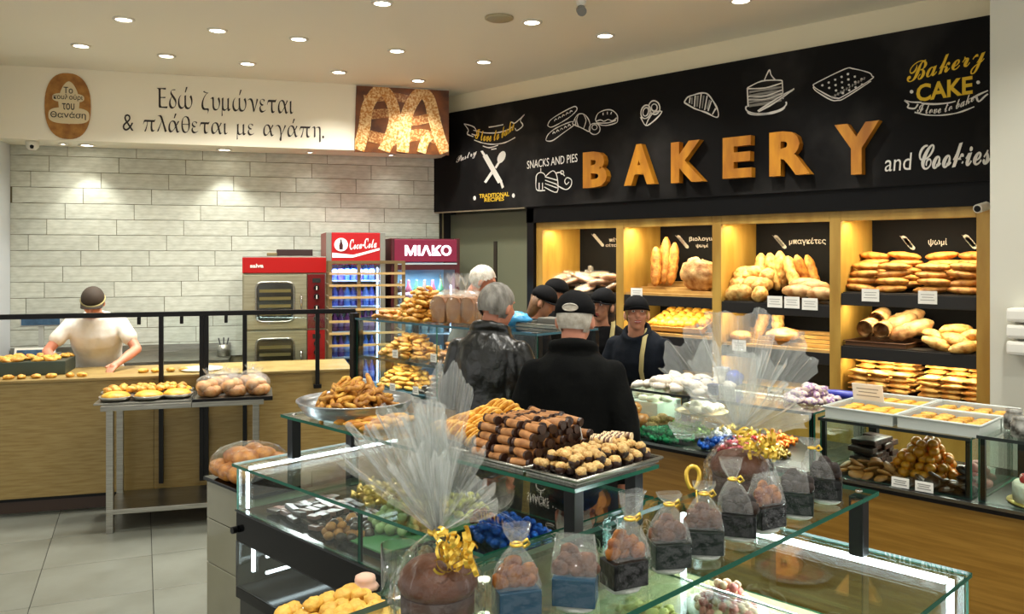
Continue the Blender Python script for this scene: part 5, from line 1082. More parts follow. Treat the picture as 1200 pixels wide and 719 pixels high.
# biscuits in the second glass case
heap('chocolate_slab', 'dark chocolate bar stacked in the second counter case', 'chocolate', 'chocolate bars in the case', [(lambda q: (q.cbox(-0.03, 0.03, -0.05, 0.05, -0.011, 0.011, 0.005), q.mesh('chocolate_slab', CHOC))[1])(MB())], (CX + 0.3, 1.5), 0.12, 0.07, 0.97, 5, (0.066, 0.106), 0.023, rect=True, shrink=0.2, spin=False, tilt=0.08, jit=0.08)
heap('cocoa_biscuit', 'brown round biscuit in front of the chocolate bars', 'biscuit', 'brown biscuits in the second case', [disc('cocoa_biscuit', 0.03, 0.014, BISC_B, 3)], (CX + 0.11, 1.42), 0.09, 0.15, 0.966, 3, (0.05, 0.055), 0.018, tilt=0.6)
heap('orange_fruit', 'round orange candied fruit heaped in the second counter case', 'candy', 'candied orange fruits', [lump('orange_fruit', (0.021, 0.021, 0.02), ORANGE, 2, 0.06, 2, 10, 8)], (CX + 0.25, 1.27), 0.12, 0.13, 0.979, 5, 0.040, 0.028)
heap('pink_biscuit', 'pink and brown biscuit at the right of the second counter case', 'biscuit', 'pink biscuits in the second case', [lump('pink_biscuit', (0.03, 0.035, 0.018), PINK, 1, 0.2, 2, 10, 6), bs4[0]], (CX + 0.22, 1.08), 0.13, 0.05, 0.975, 3, 0.06, 0.026, rect=True, shrink=0.3)
heap('cocoa_biscuit', 'dark round biscuit at the front of the candied fruit', 'biscuit', 'dark biscuits at the case front', [disc('cocoa_biscuit', 0.028, 0.014, CHOC, 5)], (CX + 0.08, 1.16), 0.05, 0.13, 0.966, 3, (0.05, 0.05), 0.018, tilt=0.6)
price(1055, CX - 0.012, 0.958, 'white price tag in front of the candied fruit', 0.065, 0.038, tilt=0.0); price(1083, CX - 0.012, 0.958, 'white price tag in front of the pink biscuits', 0.065, 0.038, tilt=0.0)
ck = thing('cream_cake', 'white cream cake topped with red berries in the rightmost case', 'cake', (CX + 0.14, 0.82, 0.957))
q = MB(); q.lathe([(0.12, 0), (0.12, 0.004), (0, 0.004)], 24); q.build('board', M('gold_board', (200, 170, 90), 0.3, 0.6), ck); q = MB(); q.lathe([(0.10, 0.005), (0.102, 0.06), (0.095, 0.07), (0, 0.07)], 26); q.build('cream', SUGAR, ck)
for i in range(12): q = MB(); q.ball((0.065 * math.cos(i * 0.52), 0.065 * math.sin(i * 0.52), 0.082), 0.016, 10, 7); q.build('berry', M('berry_red', (176, 22, 30), 0.25, coat=0.5), ck)
for k, (px_, x) in enumerate(((1146, CX + 0.2), (1158, CX + 0.35), (1140, CX + 0.4))):
    q = MB(); q.lathe([(0.02, 0), (0.026, 0.05), (0.024, 0.05), (0.019, 0.004), (0, 0.004)], 16); tag(q.build('paper_cup', whitebx, None, (x, y_on_x(px_, x), 0.957)), ['small white paper cup nearest the glass in the right case', 'small white paper cup in the middle of the right case', 'small white paper cup at the back of the right case'][k], 'cup', 'paper cups')
for k, (px_, py_) in enumerate(((1188, 488), (1197, 497))):
    x = CX + 0.2 - 0.14 * k; q = MB(); q.lathe([(0.03, 0), (0.034, 0.005), (0.034, 0.05), (0.026, 0.062), (0.028, 0.064), (0.028, 0.075), (0, 0.075)], 18); tag(q.build('preserve_jar', M('jar_glass_dark', (60, 58, 52), 0.12, 0, (170, 168, 160), 30), None, (x, y_on_x(px_, x), 1.2005)), ['small dark jar at the right edge, behind', 'small dark jar at the right edge, in front'][k], 'jar', 'small jars')
price(0, CX + 0.4, 1.201, 'white notice card at the right end of the counter glass', 0.12, 0.08, y=0.82)

# ---------------------------------------------------------------- riser A
bl = thing('steel_bowl', 'wide shallow steel bowl of twisted cookies on the glass riser', 'bowl', (1.69, 2.45, RZ + 0.0005))
q = MB(); q.lathe([(0.13, 0), (0.165, 0.015), (0.19, 0.045), (0.195, 0.062), (0.199, 0.062), (0.199, 0.058), (0.19, 0.062), (0.186, 0.045), (0.16, 0.02), (0.125, 0.006), (0, 0.006)], 40); q.build('bowl', M('bowl_steel', (186, 190, 192), 0.3, 0.85), bl)
tw = [ring('twist_cookie', 0.02, 0.0085, BISC, 3, 14, 6, 1.5), ring('twist_cookie', 0.018, 0.008, BISC_Y, 2, 14, 6, 1.8), bagu('twist_cookie', 0.08, 0.009, BISC, 1, 0.01, 8)]
heap('twist_cookie', 'twisted golden cookie heaped in the steel bowl', 'cookie', 'twisted cookies in the bowl', tw, (1.69, 2.45), 0.155, 0.155, RZ + 0.03, 5, 0.046, 0.02, tilt=0.7, shrink=0.72)
lng = [bagu('finger_biscuit', 0.10, 0.012, BISC_Y, s, 0.0, 8) for s in range(2)]
p = on_z(440, 495, RZ + 0.01)
for k in range(16):
    put('finger_biscuit', lng[k % 2], (p[0] - 0.06 + (k % 4) * 0.035 + R.uniform(-.01, .01), p[1] - 0.08 + (k // 4) * 0.05, RZ + 0.014 + 0.012 * (k % 2)), (PI / 2, 0, R.uniform(0.9, 1.5)), 'long yellow finger biscuit beside the steel bowl', 'biscuit', 'finger biscuits on the riser')
tray('cookie_tray', 'steel tray of round yellow cookies on the glass riser', 1.58, 1.86, 1.735, 1.98, RZ + 0.0005, STEEL, 0.012, 'steel trays on the riser'); tray('cookie_tray', 'steel tray of chocolate tipped wafer rolls on the glass riser', 1.555, 1.87, 1.515, 1.725, RZ + 0.0005, STEEL, 0.012, 'steel trays on the riser'); tray('cookie_tray', 'steel tray of nut topped truffles at the end of the glass riser', 1.555, 1.89, 1.335, 1.505, RZ + 0.0005, STEEL, 0.012, 'steel trays on the riser')
ckd = disc('round_cookie', 0.034, 0.012, BISC_Y, 7, 16)
for r_ in range(4):
    for k in range(14):
        put('round_cookie', ckd, (1.62 + r_ * 0.062 + R.uniform(-.005, .005), 1.755 + k * 0.0155, RZ + 0.036 + 0.03 * math.sin(PI * (k + 1) / 15) * (0.5 + r_ * 0.45)), (-0.95 + R.uniform(-.15, .15), R.uniform(-.2, .2), R.uniform(-.2, .2)), 'round yellow cookie overlapping the next in the steel tray', 'cookie', 'round cookies in rows')
q = MB(); q.cyl((0, -0.026, 0), (0, 0.026, 0), 0.0115, 0.0115, 12, False); q.cyl((0, -0.0262, 0), (0, 0.0262, 0), 0.008, 0.008, 10, False); q.mi = 1
q.cyl((0, -0.033, 0), (0, -0.024, 0), 0.0122, 0.0124, 12); q.cyl((0, 0.024, 0), (0, 0.033, 0), 0.0124, 0.0122, 12); wr = q.mesh('wafer_roll', [WAFER, CHOC])
for L_ in range(5):
    for r_ in range(3):
        for k in range(12 - L_):
            put('wafer_roll', wr, (1.575 + (k + L_ * 0.5) * 0.0245, 1.55 + r_ * 0.07 + R.uniform(-.012, .012), RZ + 0.0165 + L_ * 0.0205 + R.uniform(0, .004)), (R.uniform(-.14, .14), R.uniform(0, 3), R.uniform(-.28, .28)), 'chocolate tipped wafer roll stacked in the steel tray', 'wafer', 'wafer rolls') if not (L_ > 2 and r_ == 0 and k > 6) else None
def truf(s):
    q = MB(); q.ball((0, 0, 0), 0.0155, 10, 7, lambda p, d: wrinkle(p, d, 0.12, 3, s)); q.mi = 1
    q.ball((0, 0, 0.007), (0.0155, 0.0155, 0.012), 10, 6, lambda p, d: wrinkle(p, d, 0.35, 6, s)); return q.mesh('truffle', [CHOC, NUT])
trf = [truf(s) for s in range(3)]
heap('truffle', 'dark truffle topped with chopped nuts in the end tray', 'truffle', 'nut truffles', trf, (1.722, 1.42), 0.155, 0.075, RZ + 0.02, 2, 0.033, 0.022, rect=True, shrink=0.35, tilt=0.25)
for k in range(5): put('striped_roll', WR2 if k else globals().setdefault('WR2', (lambda q: (q.cyl((0, -0.03, 0), (0, 0.03, 0), 0.012, 0.012, 12), q.mesh('striped_roll', M('stripe_roll', (84, 48, 28), 0.5, 0, (226, 196, 150), 5, (1, 22, 1), contrast=(0.48, 0.52))))[1])(MB())), (1.79 + k * 0.022, 1.45 + 0.01 * (k % 2), RZ + 0.055), (0, 0, 0.3), 'striped chocolate roll on the truffles', 'wafer', 'striped rolls')
price(0, 1.80, RZ + 0.045, 'blank cream card standing behind the truffles', 0.05, 0.04, y=1.55)

# ---------------------------------------------------------------- inside the island cases
plm = M('green_mat', (60, 110, 62), 0.5)
q = MB(); q.cbox(-0.2, 0.2, -0.14, 0.14, 0, 0.006, 0.002); tag(q.build('green_mat', plm, None, (1.66, 2.12, 0.9975)), 'green leaf mat under the pistachio balls', 'mat')
bar = (lambda q: (q.cbox(-0.012, 0.012, -0.03, 0.03, -0.007, 0.007, 0.003), q.mesh('chocolate_bar', CHOC))[1])(MB()); barw = (lambda q: (q.cbox(-0.012, 0.012, -0.03, 0.03, -0.007, 0.007, 0.003), q.mesh('chocolate_bar', M('pink_choc', (112, 76, 68), 0.4)))[1])(MB())
heap('chocolate_bar', 'small chocolate bar laid in rows near the glowing corner strip', 'chocolate', 'chocolate bars in the island case', [bar, barw, bar, bar], (1.56, 2.44), 0.12, 0.14, 1.003, 2, (0.028, 0.065), 0.016, rect=True, spin=False, tilt=0.15, shrink=0.3, jit=0.12)
heap('gold_sweet', 'gold foil sweet behind the chocolate bars in the island case', 'candy', 'gold sweets in the island case', [candy((206, 170, 60), 'gold2')], (1.80, 2.42), 0.1, 0.16, 1.008, 2, 0.042, 0.022)
heap('pistachio_ball', 'pale green pistachio ball on the green mat in the island case', 'candy', 'pistachio balls', [lump('pistachio_ball', (0.018, 0.018, 0.017), PIST, 1, 0.15, 3, 10, 7)], (1.66, 2.13), 0.11, 0.11, 1.02, 3, 0.036, 0.024)
heap('nut_cluster', 'dark nut cluster between the bars and the pistachio balls', 'candy', 'nut clusters', [lump('nut_cluster', (0.018, 0.018, 0.014), BISC_B, 1, 0.3, 5, 9, 6), lump('nut_cluster', (0.018, 0.018, 0.014), CHOC, 2, 0.3, 5, 9, 6)], (1.50, 2.22), 0.085, 0.1, 1.006, 2, 0.036, 0.02)
heap('yellow_sweet', 'yellow sweet at the back of the island case', 'candy', 'yellow sweets in the island case', [candy((206, 190, 70), 'yellow2')], (1.88, 2.16), 0.09, 0.12, 1.01, 2, 0.042, 0.022)
heap('blue_foil_ball', 'bright blue foil ball heaped inside the island case', 'candy', 'blue foil balls', [lump('blue_foil_ball', (0.0135, 0.0135, 0.0135), M('blue_foil_b', (22, 100, 214), 0.2, 0.6, bump=0.7, bscale=120), 1, 0.05, 3, 12, 9)], (1.83, 1.83), 0.11, 0.14, 1.008, 3, 0.029, 0.02)
heap('red_foil_ball', 'red foil ball beside the blue ones in the island case', 'candy', 'red foil balls', [lump('red_foil_ball', (0.015, 0.015, 0.015), M('red_foil_b', (170, 50, 36), 0.25, 0.5), 1, 0.05, 3, 10, 8)], (1.86, 2.0), 0.05, 0.03, 1.008, 2, 0.032, 0.022)
heap('brown_candy', 'brown candy at the near corner of the island case', 'candy', 'brown candies in the island case', [lump('brown_candy', (0.018, 0.02, 0.014), fm('caramel', (120, 84, 40), (84, 54, 24), 0.35), 1, 0.15, 3, 9, 6)], (1.55, 1.72), 0.1, 0.18, 1.005, 1, 0.042, 0.02)
pp_ = on_z(850, 702, 1.0)
pl = thing('sweet_plate', 'white plate of pink sweets in the near right case', 'plate', (pp_[0], pp_[1], 0.9665)); q = MB(); q.lathe([(0.06, 0), (0.1, 0.012), (0.102, 0.015), (0.06, 0.006), (0, 0.006)], 28); q.build('plate', whitebx, pl)
heap('pink_sweet', 'small pink sugared sweet heaped on the white plate', 'candy', 'pink sweets on the plate', [lump('pink_sweet', (0.012, 0.012, 0.011), PINK, 1, 0.3, 4, 8, 6), lump('pink_sweet', (0.012, 0.011, 0.011), fm('pink_pale', (222, 190, 160), (196, 150, 120)), 2, 0.3, 4, 8, 6)], pp_, 0.075, 0.075, 0.984, 4, 0.024, 0.017)
heap('yellow_candy', 'pale yellow sweet on the deck of the near right case', 'candy', 'pale yellow sweets in the right case', [lump('yellow_candy', (0.014, 0.018, 0.01), fm('pale_yellow', (206, 198, 120), (180, 168, 90)), 1, 0.2, 3, 8, 6)], on_z(760, 712, 0.99), 0.07, 0.1, 0.977, 2, 0.034, 0.016)
# ================================================================ people
def remesh(mb, name, mat, vox, smooth=6, wr=None):
    me0 = mb.mesh(name, mat); o = bpy.data.objects.new('tmp', me0); C.objects.link(o)
    rm = o.modifiers.new('r', 'REMESH'); rm.mode = 'VOXEL'; rm.voxel_size = vox; rm.use_smooth_shade = True
    sm = o.modifiers.new('s', 'SMOOTH'); sm.factor = 0.5; sm.iterations = smooth
    bpy.context.view_layer.update()
    me = bpy.data.meshes.new_from_object(o.evaluated_get(bpy.context.evaluated_depsgraph_get()))
    bpy.data.objects.remove(o); bpy.data.meshes.remove(me0)
    me.name = name; me.materials.clear()
    for m in (mat if isinstance(mat, (list, tuple)) else [mat]): me.materials.append(m)
    if wr:
        a, s, st = wr; ns = [v.normal.copy() for v in me.vertices]
        for v, n in zip(me.vertices, ns):
            p = v.co; v.co = p + n * (a * (noise.noise(Vector((p.x * s, p.y * s, p.z * s * st))) + 0.5 * noise.noise(Vector((p.x * s * 2.3, p.y * s * 2.3, p.z * s * st * 2.3 + 5)))))
    for p in me.polygons: p.use_smooth = True
    me.update(); return me
def capsule(mb, pts, rad, n=12):
    P = [Vector(p) for p in pts]
    for i in range(len(P) - 1):
        mb.cyl(P[i], P[i + 1], rad[i], rad[i + 1], n)
    for p, r in zip(P, rad): mb.ball(p, r, n, 8)
SKIN = M('skin', (206, 150, 118), 0.5, 0, (190, 128, 98), 8, sheen=0.1); SKIN_R = M('skin_ruddy', (200, 132, 104), 0.5)
GREYHAIR = M('hair_grey', (150, 146, 138), 0.7, 0, (104, 100, 92), 30, (1, 1, 0.3), bump=0.5, bscale=70); WHITEHAIR = M('hair_white', (206, 200, 188), 0.7, 0, (170, 160, 144), 30, bump=0.4, bscale=60)
DARKHAIR = M('hair_dark', (42, 28, 20), 0.55, 0, (66, 44, 30), 30, bump=0.4, bscale=60); BLONDE = M('hair_blonde', (196, 160, 92), 0.6, 0, (150, 112, 56), 30, bump=0.4, bscale=60); BROWNHAIR = M('hair_brown', (92, 62, 36), 0.6, 0, (122, 88, 52), 30, bump=0.4, bscale=60)
LEATHER = M('black_leather', (10, 12, 10), 0.30, 0, bump=0.45, bscale=28, spec=0.6); BLACKWOOL = M('black_wool', (7, 8, 8), 0.85, 0, (13, 14, 13), 12, bump=0.2, bscale=50, spec=0.1); BLACKTEE = M('black_tee', (8, 8, 10), 0.8, bump=0.2, bscale=30, spec=0.12); NAVY = M('navy_fleece', (20, 25, 33), 0.85, bump=0.25, bscale=35, spec=0.15)
WHITETEE = M('white_tee', (242, 238, 230), 0.8, 0, (222, 212, 192), 5, bump=0.3, bscale=25); DARKTROUSER = M('dark_trouser', (24, 24, 28), 0.85); CAPBLK = M('cap_black', (9, 9, 11), 0.8, spec=0.15, bump=0.1, bscale=90); CAPOLV = M('cap_olive', (58, 46, 34), 0.8, bump=0.1, bscale=90)
STRAP = M('strap_khaki', (176, 162, 108), 0.7); EYEW = M('eye_white', (226, 220, 212), 0.3); EYED = M('eye_dark', (38, 26, 20), 0.2); LIPS = M('lips', (160, 66, 62), 0.4)
def person(label, target, th, lean=0.0, head=(0, 0, 0), arms=None, top=BLACKWOOL, top_sleeve='long', topname='jacket', inflate=0.03, hem=0.80, trous=DARKTROUSER, skin=SKIN, vox=0.010, wr=None, hair=None, hairmat=None, cap=None, face=False, collar=None, sh=0.19, strap=False, hands=True):
    x, y, ztop = target; rt = thing('person', label, 'person', (x, y, 0), th)
    PV = Vector((0, 0, 0.93))
    def up(p):
        p = Vector(p); a = lean * min(1, max(0, (p.z - 0.90) / 0.30)); 
        return PV + Matrix.Rotation(-a, 3, 'X') @ (p - PV)
    nb = up((0, 0.0, 1.465))
    HM = Matrix.Translation(nb) @ Matrix.Rotation(-lean * 0.55, 4, 'X') @ Matrix.Rotation(head[0], 4, 'Z') @ Matrix.Rotation(-head[1], 4, 'X') @ Matrix.Rotation(head[2], 4, 'Y')
    hc = Vector((0, 0.025, 0.128))              # head centre in head frame
    tp = HM @ (hc + Vector((0, -0.006, 0.128 if cap else 0.118))); k = ztop / tp.z; cph, sph = math.cos(th), math.sin(th); hcw = HM @ hc
    rt.location = (x - k * (hcw.x * cph - hcw.y * sph), y - k * (hcw.x * sph + hcw.y * cph), 0)
    def torso(mb, inf, z0=0.86, zt=1.475):
        rings = []
        for z, rx, ry, yo in ((0.70, .165, .115, 0), (0.80, .172, .12, 0), (0.90, .17, .12, 0), (1.0, .155, .11, .005), (1.10, .148, .108, .01), (1.22, .165, .12, .012), (1.32, .172, .122, .008), (1.38, .160, .105, -.002), (1.42, .128, .085, -.006), (1.45, .09, .068, -.006), (1.475, .066, .058, 0.0)):
            if z < z0 - 0.001 or z > zt + .001: continue
            rings.append([up((math.cos(2 * PI * i / 24) * (rx + inf) * sh / 0.19, yo + math.sin(2 * PI * i / 24) * (ry + inf), z)) for i in range(24)])
        mb.loft(rings)
    arms = arms or (((-0.25, -0.03, 1.13), (-0.25, 0.06, 0.90)), ((0.25, -0.03, 1.13), (0.25, 0.06, 0.90)))
    shl = [up((-sh + 0.012, -0.005, 1.368)), up((sh - 0.012, -0.005, 1.368))]
    # body: one skin surface with head, neck, arms, hands and legs
    b = MB(); torso(b, -0.012)
    capsule(b, [up((0, -0.005, 1.42)), nb + Vector((0, 0.01, 0.03)), HM @ Vector((0, 0.01, 0.08))], [0.062, 0.055, 0.056])
    hd_ = lambda p: HM @ (Vector(p) + hc)
    b.X = HM @ Matrix.Translation(hc)
    b.ball((0, -0.008, 0.022), (0.073, 0.092, 0.092), 20, 14); b.ball((0, 0.03, -0.035), (0.060, 0.058, 0.072), 18, 12); b.ball((0, 0.052, -0.088), (0.030, 0.026, 0.024), 12, 8)
    b.cyl((0, 0.085, 0.018), (0, 0.106, -0.022), 0.011, 0.017, 10); b.ball((0, 0.106, -0.024), (0.018, 0.015, 0.013), 10, 8)
    b.ball((0, 0.078, 0.034), (0.052, 0.016, 0.012), 14, 8); b.ball((0, 0.083, -0.058), (0.026, 0.012, 0.012), 12, 8)
    for s_ in (-1, 1):
        b.ball((s_ * 0.077, -0.005, -0.012), (0.012, 0.021, 0.034), 10, 8); b.ball((s_ * 0.040, 0.060, -0.022), (0.024, 0.022, 0.022), 10, 8)
    b.X = None
    for s_, sp_, (el, wr_) in ((-1, shl[0], arms[0]), (1, shl[1], arms[1])):
        el, wr_ = Vector(el), Vector(wr_)
        capsule(b, [sp_, sp_ * 0.5 + el * 0.5, el, el * 0.55 + wr_ * 0.45, wr_], [0.052, 0.045, 0.038, 0.040, 0.026])
        d = (wr_ - el).normalized(); sd = d.cross(Vector((0, 0, 1))); sd = sd.normalized() if sd.length > 0.2 else Vector((0, 1, 0)); nn = sd.cross(d)
        pc = wr_ + d * 0.045; capsule(b, [wr_, wr_ + d * 0.04, wr_ + d * 0.075], [0.026, 0.030, 0.028])
        for f_ in range(4):
            off = (f_ - 1.5) * 0.0195; L_ = (0.062, 0.072, 0.068, 0.052)[f_]
            p0 = wr_ + d * 0.075 + sd * off; p1 = p0 + d * L_ * 0.55 - Vector((0, 0, 0.008)); p2 = p1 + d * L_ * 0.4 - Vector((0, 0, 0.018)); capsule(b, [p0, p1, p2], [0.0105, 0.0095, 0.0085], 8)
        inner = -s_ * (1 if sd.x > 0 else -1); t0 = wr_ + d * 0.03 + sd * inner * 0.026; capsule(b, [t0, t0 + d * 0.03 + sd * inner * 0.025, t0 + d * 0.058 + sd * inner * 0.03], [0.013, 0.0115, 0.010], 8)
    for s_ in (-1, 1):
        capsule(b, [(s_ * 0.085, 0, 0.9), (s_ * 0.09, 0.01, 0.50), (s_ * 0.095, -0.01, 0.09)], [0.08, 0.055, 0.038])
    link('body', remesh(b, 'body', skin, vox, 4), rt)
    # clothes
    t = MB(); torso(t, inflate, hem if hem in (0.70, 0.80, 0.90) else 0.80, 1.455)
    for s_, sp_, (el, wr_) in ((-1, shl[0], arms[0]), (1, shl[1], arms[1])):
        el, wr_ = Vector(el), Vector(wr_); e_ = inflate * 0.75
        if top_sleeve == 'long': capsule(t, [sp_, sp_ * 0.5 + el * 0.5, el, el * 0.5 + wr_ * 0.5, el * 0.04 + wr_ * 0.96], [0.046 + e_ * 0.7, 0.047 + e_, 0.043 + e_, 0.042 + e_, 0.033 + e_])
        else: capsule(t, [sp_, sp_ * 0.45 + el * 0.55], [0.050 + e_ * 0.6, 0.052 + e_ * 0.7])
    if collar: t.tube([up((0.075 * math.cos(a) * 1.15, -0.005 + 0.07 * math.sin(a) * 1.15, 1.475 + 0.018 * -math.sin(a))) for a in [2 * PI * i / 20 for i in range(20)]], collar, 8, True)
    link(topname, remesh(t, topname, top, 0.011, 5, wr), rt)
    t = MB()
    for s_ in (-1, 1):
        t.loft([[(s_ * c_[0] + c_[2] * math.cos(2 * PI * i / 14), c_[1] + c_[2] * math.sin(2 * PI * i / 14), c_[3]) for i in range(14)] for c_ in ((0.085, 0, 0.10, 0.93), (0.09, 0, 0.098, 0.75), (0.092, 0.01, 0.078, 0.5), (0.095, -0.005, 0.066, 0.1), (0.095, -0.005, 0.064, 0.04))])
    t.loft([[(rx * math.cos(2 * PI * i / 20), 0.125 * math.sin(2 * PI * i / 20), z) for i in range(20)] for z, rx in ((0.84, 0.172), (0.95, 0.17), (1.0, 0.16))])
    link('trousers', remesh(t, 'trousers', trous, 0.016, 4), rt)
    for s_ in (-1, 1):
        t = MB(); t.ball((s_ * 0.095, 0.05, 0.045), (0.048, 0.14, 0.05), 14, 8, lambda p, d: Vector((p.x, p.y, max(p.z, -0.044)))); t.build('shoe', BLACK, rt)
    XH = HM @ Matrix.Translation(hc)
    if hair:
        q = MB(); q.X = XH; kind = hair
        def hfn(p, d):
            return p * (1 + 0.05 * noise.noise(d * 6 + Vector((x, y, 0))))
        hs_ = 0.955 if cap else 1.0; q.ball((0, -0.012, 0.016), (0.083 * hs_, 0.104 * hs_, 0.103 * hs_), 28, 20, hfn)
        lim = {'short': lambda c: c.y < 0.01 + max(0, c.z - 0.01) * 1.1 and c.z > -0.062 - 0.35 * min(0, c.y + 0.02), 'long': lambda c: c.y < 0.02 + max(0, c.z) * 0.9, 'bob': lambda c: c.y < 0.045 + max(0, c.z) * 0.5 and (abs(c.x) > 0.062 or c.y < 0.0) and c.z > -0.085, 'balding': lambda c: (c.y < 0.0 + max(0, c.z) * 0.3 and c.z > -0.07)}[kind]
        keep = []
        for i, f in enumerate(q.f):
            c = sum((Vector(q.v[j]) for j in f), Vector()) / len(f); c = XH.inverted() @ c
            if lim(c) and not (cap and c.z > 0.045): keep.append(i)
        q.f = [q.f[i] for i in keep]; q.m = [0] * len(keep); q.s = [True] * len(keep)
        if kind == 'long':
            q.loft([[(rx * math.cos(a), yy + ry * math.sin(a), zz) for a in [2 * PI * i / 18 for i in range(18)]] for zz, rx, ry, yy in ((0.03, 0.083, 0.075, -0.03), (-0.04, 0.086, 0.062, -0.04), (-0.1, 0.088, 0.05, -0.045), (-0.15, 0.08, 0.04, -0.05), (-0.19, 0.05, 0.025, -0.05))])
        q.build('hair', hairmat, rt)
    if cap:
        cm, style = cap; q = MB(); q.X = XH
        rg = []
        for kk in range(7):
            a = kk / 6 * PI / 2; rr = math.cos(a) if kk < 6 else 0.02; zz = math.sin(a)
            rg.append([(0.088 * rr * math.cos(2 * PI * i / 24), -0.006 + 0.108 * rr * math.sin(2 * PI * i / 24), 0.036 + 0.094 * zz - (0.012 if kk == 0 else 0)) for i in range(24)])
        q.loft(rg); cp = q.build('cap', cm, rt)
        q = MB(); q.X = XH; top_ = []; 
        br = [(0.084 * math.sin(a), 0.06 + 0.080 * math.cos(a) ** 0.6 if abs(a) < 1.5 else 0.06, 0.040 - 0.018 * abs(math.sin(a)) ** 2 - 0.002 * math.cos(a)) for a in [(-1.5 + 3.0 * i / 14) for i in range(15)]]
        inn = [(0.086 * math.sin(a), -0.006 + 0.104 * math.cos(a), 0.03 - 0.004) for a in [(-1.5 + 3.0 * i / 14) for i in range(15)]]
        vs = inn + br + [(p[0], p[1], p[2] - 0.005) for p in inn] + [(p[0], p[1], p[2] - 0.005) for p in br]
        fs = []
        for i in range(14): fs += [(i, i + 1, 16 + i, 15 + i), (30 + i, 45 + i, 46 + i, 31 + i), (15 + i, 16 + i, 46 + i, 45 + i)]
        q.add(vs, fs, True); q.build('brim', cm, cp)
        if style == 'strap':
            q = MB(); q.X = XH; P = [(0.036 * math.sin(a), -0.006 - 0.1095 * math.cos(a * 0.38), 0.045 + 0.022 * math.cos(a)) for a in [2 * PI * i / 18 for i in range(18)]]
            P = [(0.032 * math.sin(2 * PI * i / 18), -0.006 - 0.109 * math.sqrt(max(0, 1 - (0.032 * math.sin(2 * PI * i / 18) / 0.088) ** 2)) * 1.0 - 0.004, 0.046 + 0.015 * math.cos(2 * PI * i / 18)) for i in range(18)]
            q.add(P, [tuple(range(18))], False); q.tube(P, 0.003, 6, True); q.build('strap_opening', WHITEHAIR, cp)
        if style == 'band':
            q = MB(); q.X = XH; q.tube([(0.0885 * math.cos(2 * PI * i / 28), -0.006 + 0.1085 * math.sin(2 * PI * i / 28), 0.028) for i in range(28)], 0.006, 6, True, 1.6); q.build('head_band', STRAP, cp)
    if face:
        for s_ in (-1, 1):
            q = MB(); q.X = XH; q.ball((s_ * 0.029, 0.083, 0.012), (0.0125, 0.008, 0.007), 10, 8); e = q.build('eye', EYEW, rt)
            q = MB(); q.X = XH; q.ball((s_ * 0.029, 0.0885, 0.012), (0.0058, 0.004, 0.006), 10, 8); q.build('iris', EYED, e)
            q = MB(); q.X = XH; q.tube([(s_ * 0.012, 0.094, 0.028), (s_ * 0.028, 0.094, 0.034), (s_ * 0.044, 0.082, 0.028)], [0.003, 0.004, 0.002], 6); q.build('eyebrow', hairmat or DARKHAIR, rt)
        q = MB(); q.X = XH; up_ = 0.004 if label.startswith('smiling') else 0.0; [q.tube([(0.024 * u_, 0.0965 - 0.011 * u_ * u_, zc_ + up_ * u_ * u_) for u_ in (-1, -0.6, -0.2, 0.2, 0.6, 1)], [0.0015, 0.0035, 0.0042, 0.0042, 0.0035, 0.0015], 8) for zc_ in (-0.0545, -0.0645)]; tag(q.build('lips', LIPS, rt), kind='stuff')
        if label.startswith('smiling'): q = MB(); q.X = XH; q.tube([(0.019 * u_, 0.0952 - 0.008 * u_ * u_, -0.0595 + 0.003 * u_ * u_) for u_ in (-1, -0.5, 0, 0.5, 1)], 0.003, 8); q.build('teeth', EYEW, rt)
    if strap:
        q = MB(); yb = inflate + 0.128
        q.tube([up((-0.075, -0.03, 1.49)), up((-0.085, 0.06, 1.47)), up((-0.08, yb - 0.02, 1.38)), up((-0.07, yb + 0.014, 1.28)), up((-0.06, yb + 0.012, 1.15)), up((-0.05, yb + 0.002, 1.0))], 0.016, 8, False, 0.25); q.build('apron_strap', STRAP, rt)
    rt.scale = (k, k, k)
    return rt
def headat(px_, py_, x): yy = y_on_x(px_, x); return (x, yy, z_at(py_, x, yy))
person('man with thinning grey hair in a shiny black leather jacket, seen from behind', headat(583, 331, 2.98), math.radians(-66), 0.10, (-0.35, 0.1, 0.05), (((-0.22, 0.05, 1.13), (-0.17, 0.28, 1.05)), ((0.23, 0.04, 1.13), (0.17, 0.26, 1.05))), LEATHER, 'long', 'leather_jacket', 0.028, 0.70, sh=0.175, wr=(0.012, 11, 0.6), hair='short', hairmat=GREYHAIR, collar=0.024, skin=SKIN_R)
person('man in black coat and black cap standing with his back to the camera', headat(674, 340, 2.78), math.radians(-52), 0.06, (-0.15, 0.1, 0.0), (((-0.225, 0.02, 1.12), (-0.19, 0.2, 0.98)), ((0.22, -0.02, 1.12), (0.21, 0.08, 0.93))), BLACKWOOL, 'long', 'coat', 0.03, 0.70, wr=(0.006, 8, 0.7), hair='short', hairmat=WHITEHAIR, cap=(CAPBLK, 'strap'), collar=0.026, skin=SKIN_R, sh=0.178)
person('older man with white hair standing beyond the bags of sliced bread', headat(566, 312, 4.62), math.radians(-140), 0.12, (0.0, 0.35, 0.0), None, M('grey_sweater', (96, 96, 92), 0.9), 'long', 'sweater', 0.03, hair='short', hairmat=WHITEHAIR, skin=SKIN_R)
person('smiling fair haired shop assistant in dark fleece and cap leaning on the counter', headat(746, 346, 4.45), math.radians(102), 0.42, (0.55, -0.35, -0.12), (((-0.27, 0.16, 1.10), (-0.12, 0.42, 1.02)), ((0.27, 0.16, 1.10), (0.12, 0.44, 1.02))), NAVY, 'long', 'fleece', 0.030, wr=(0.008, 10, 0.6), hair='bob', hairmat=BLONDE, cap=(CAPBLK, 'plain'), face=True, collar=0.022, strap=True, vox=0.007)
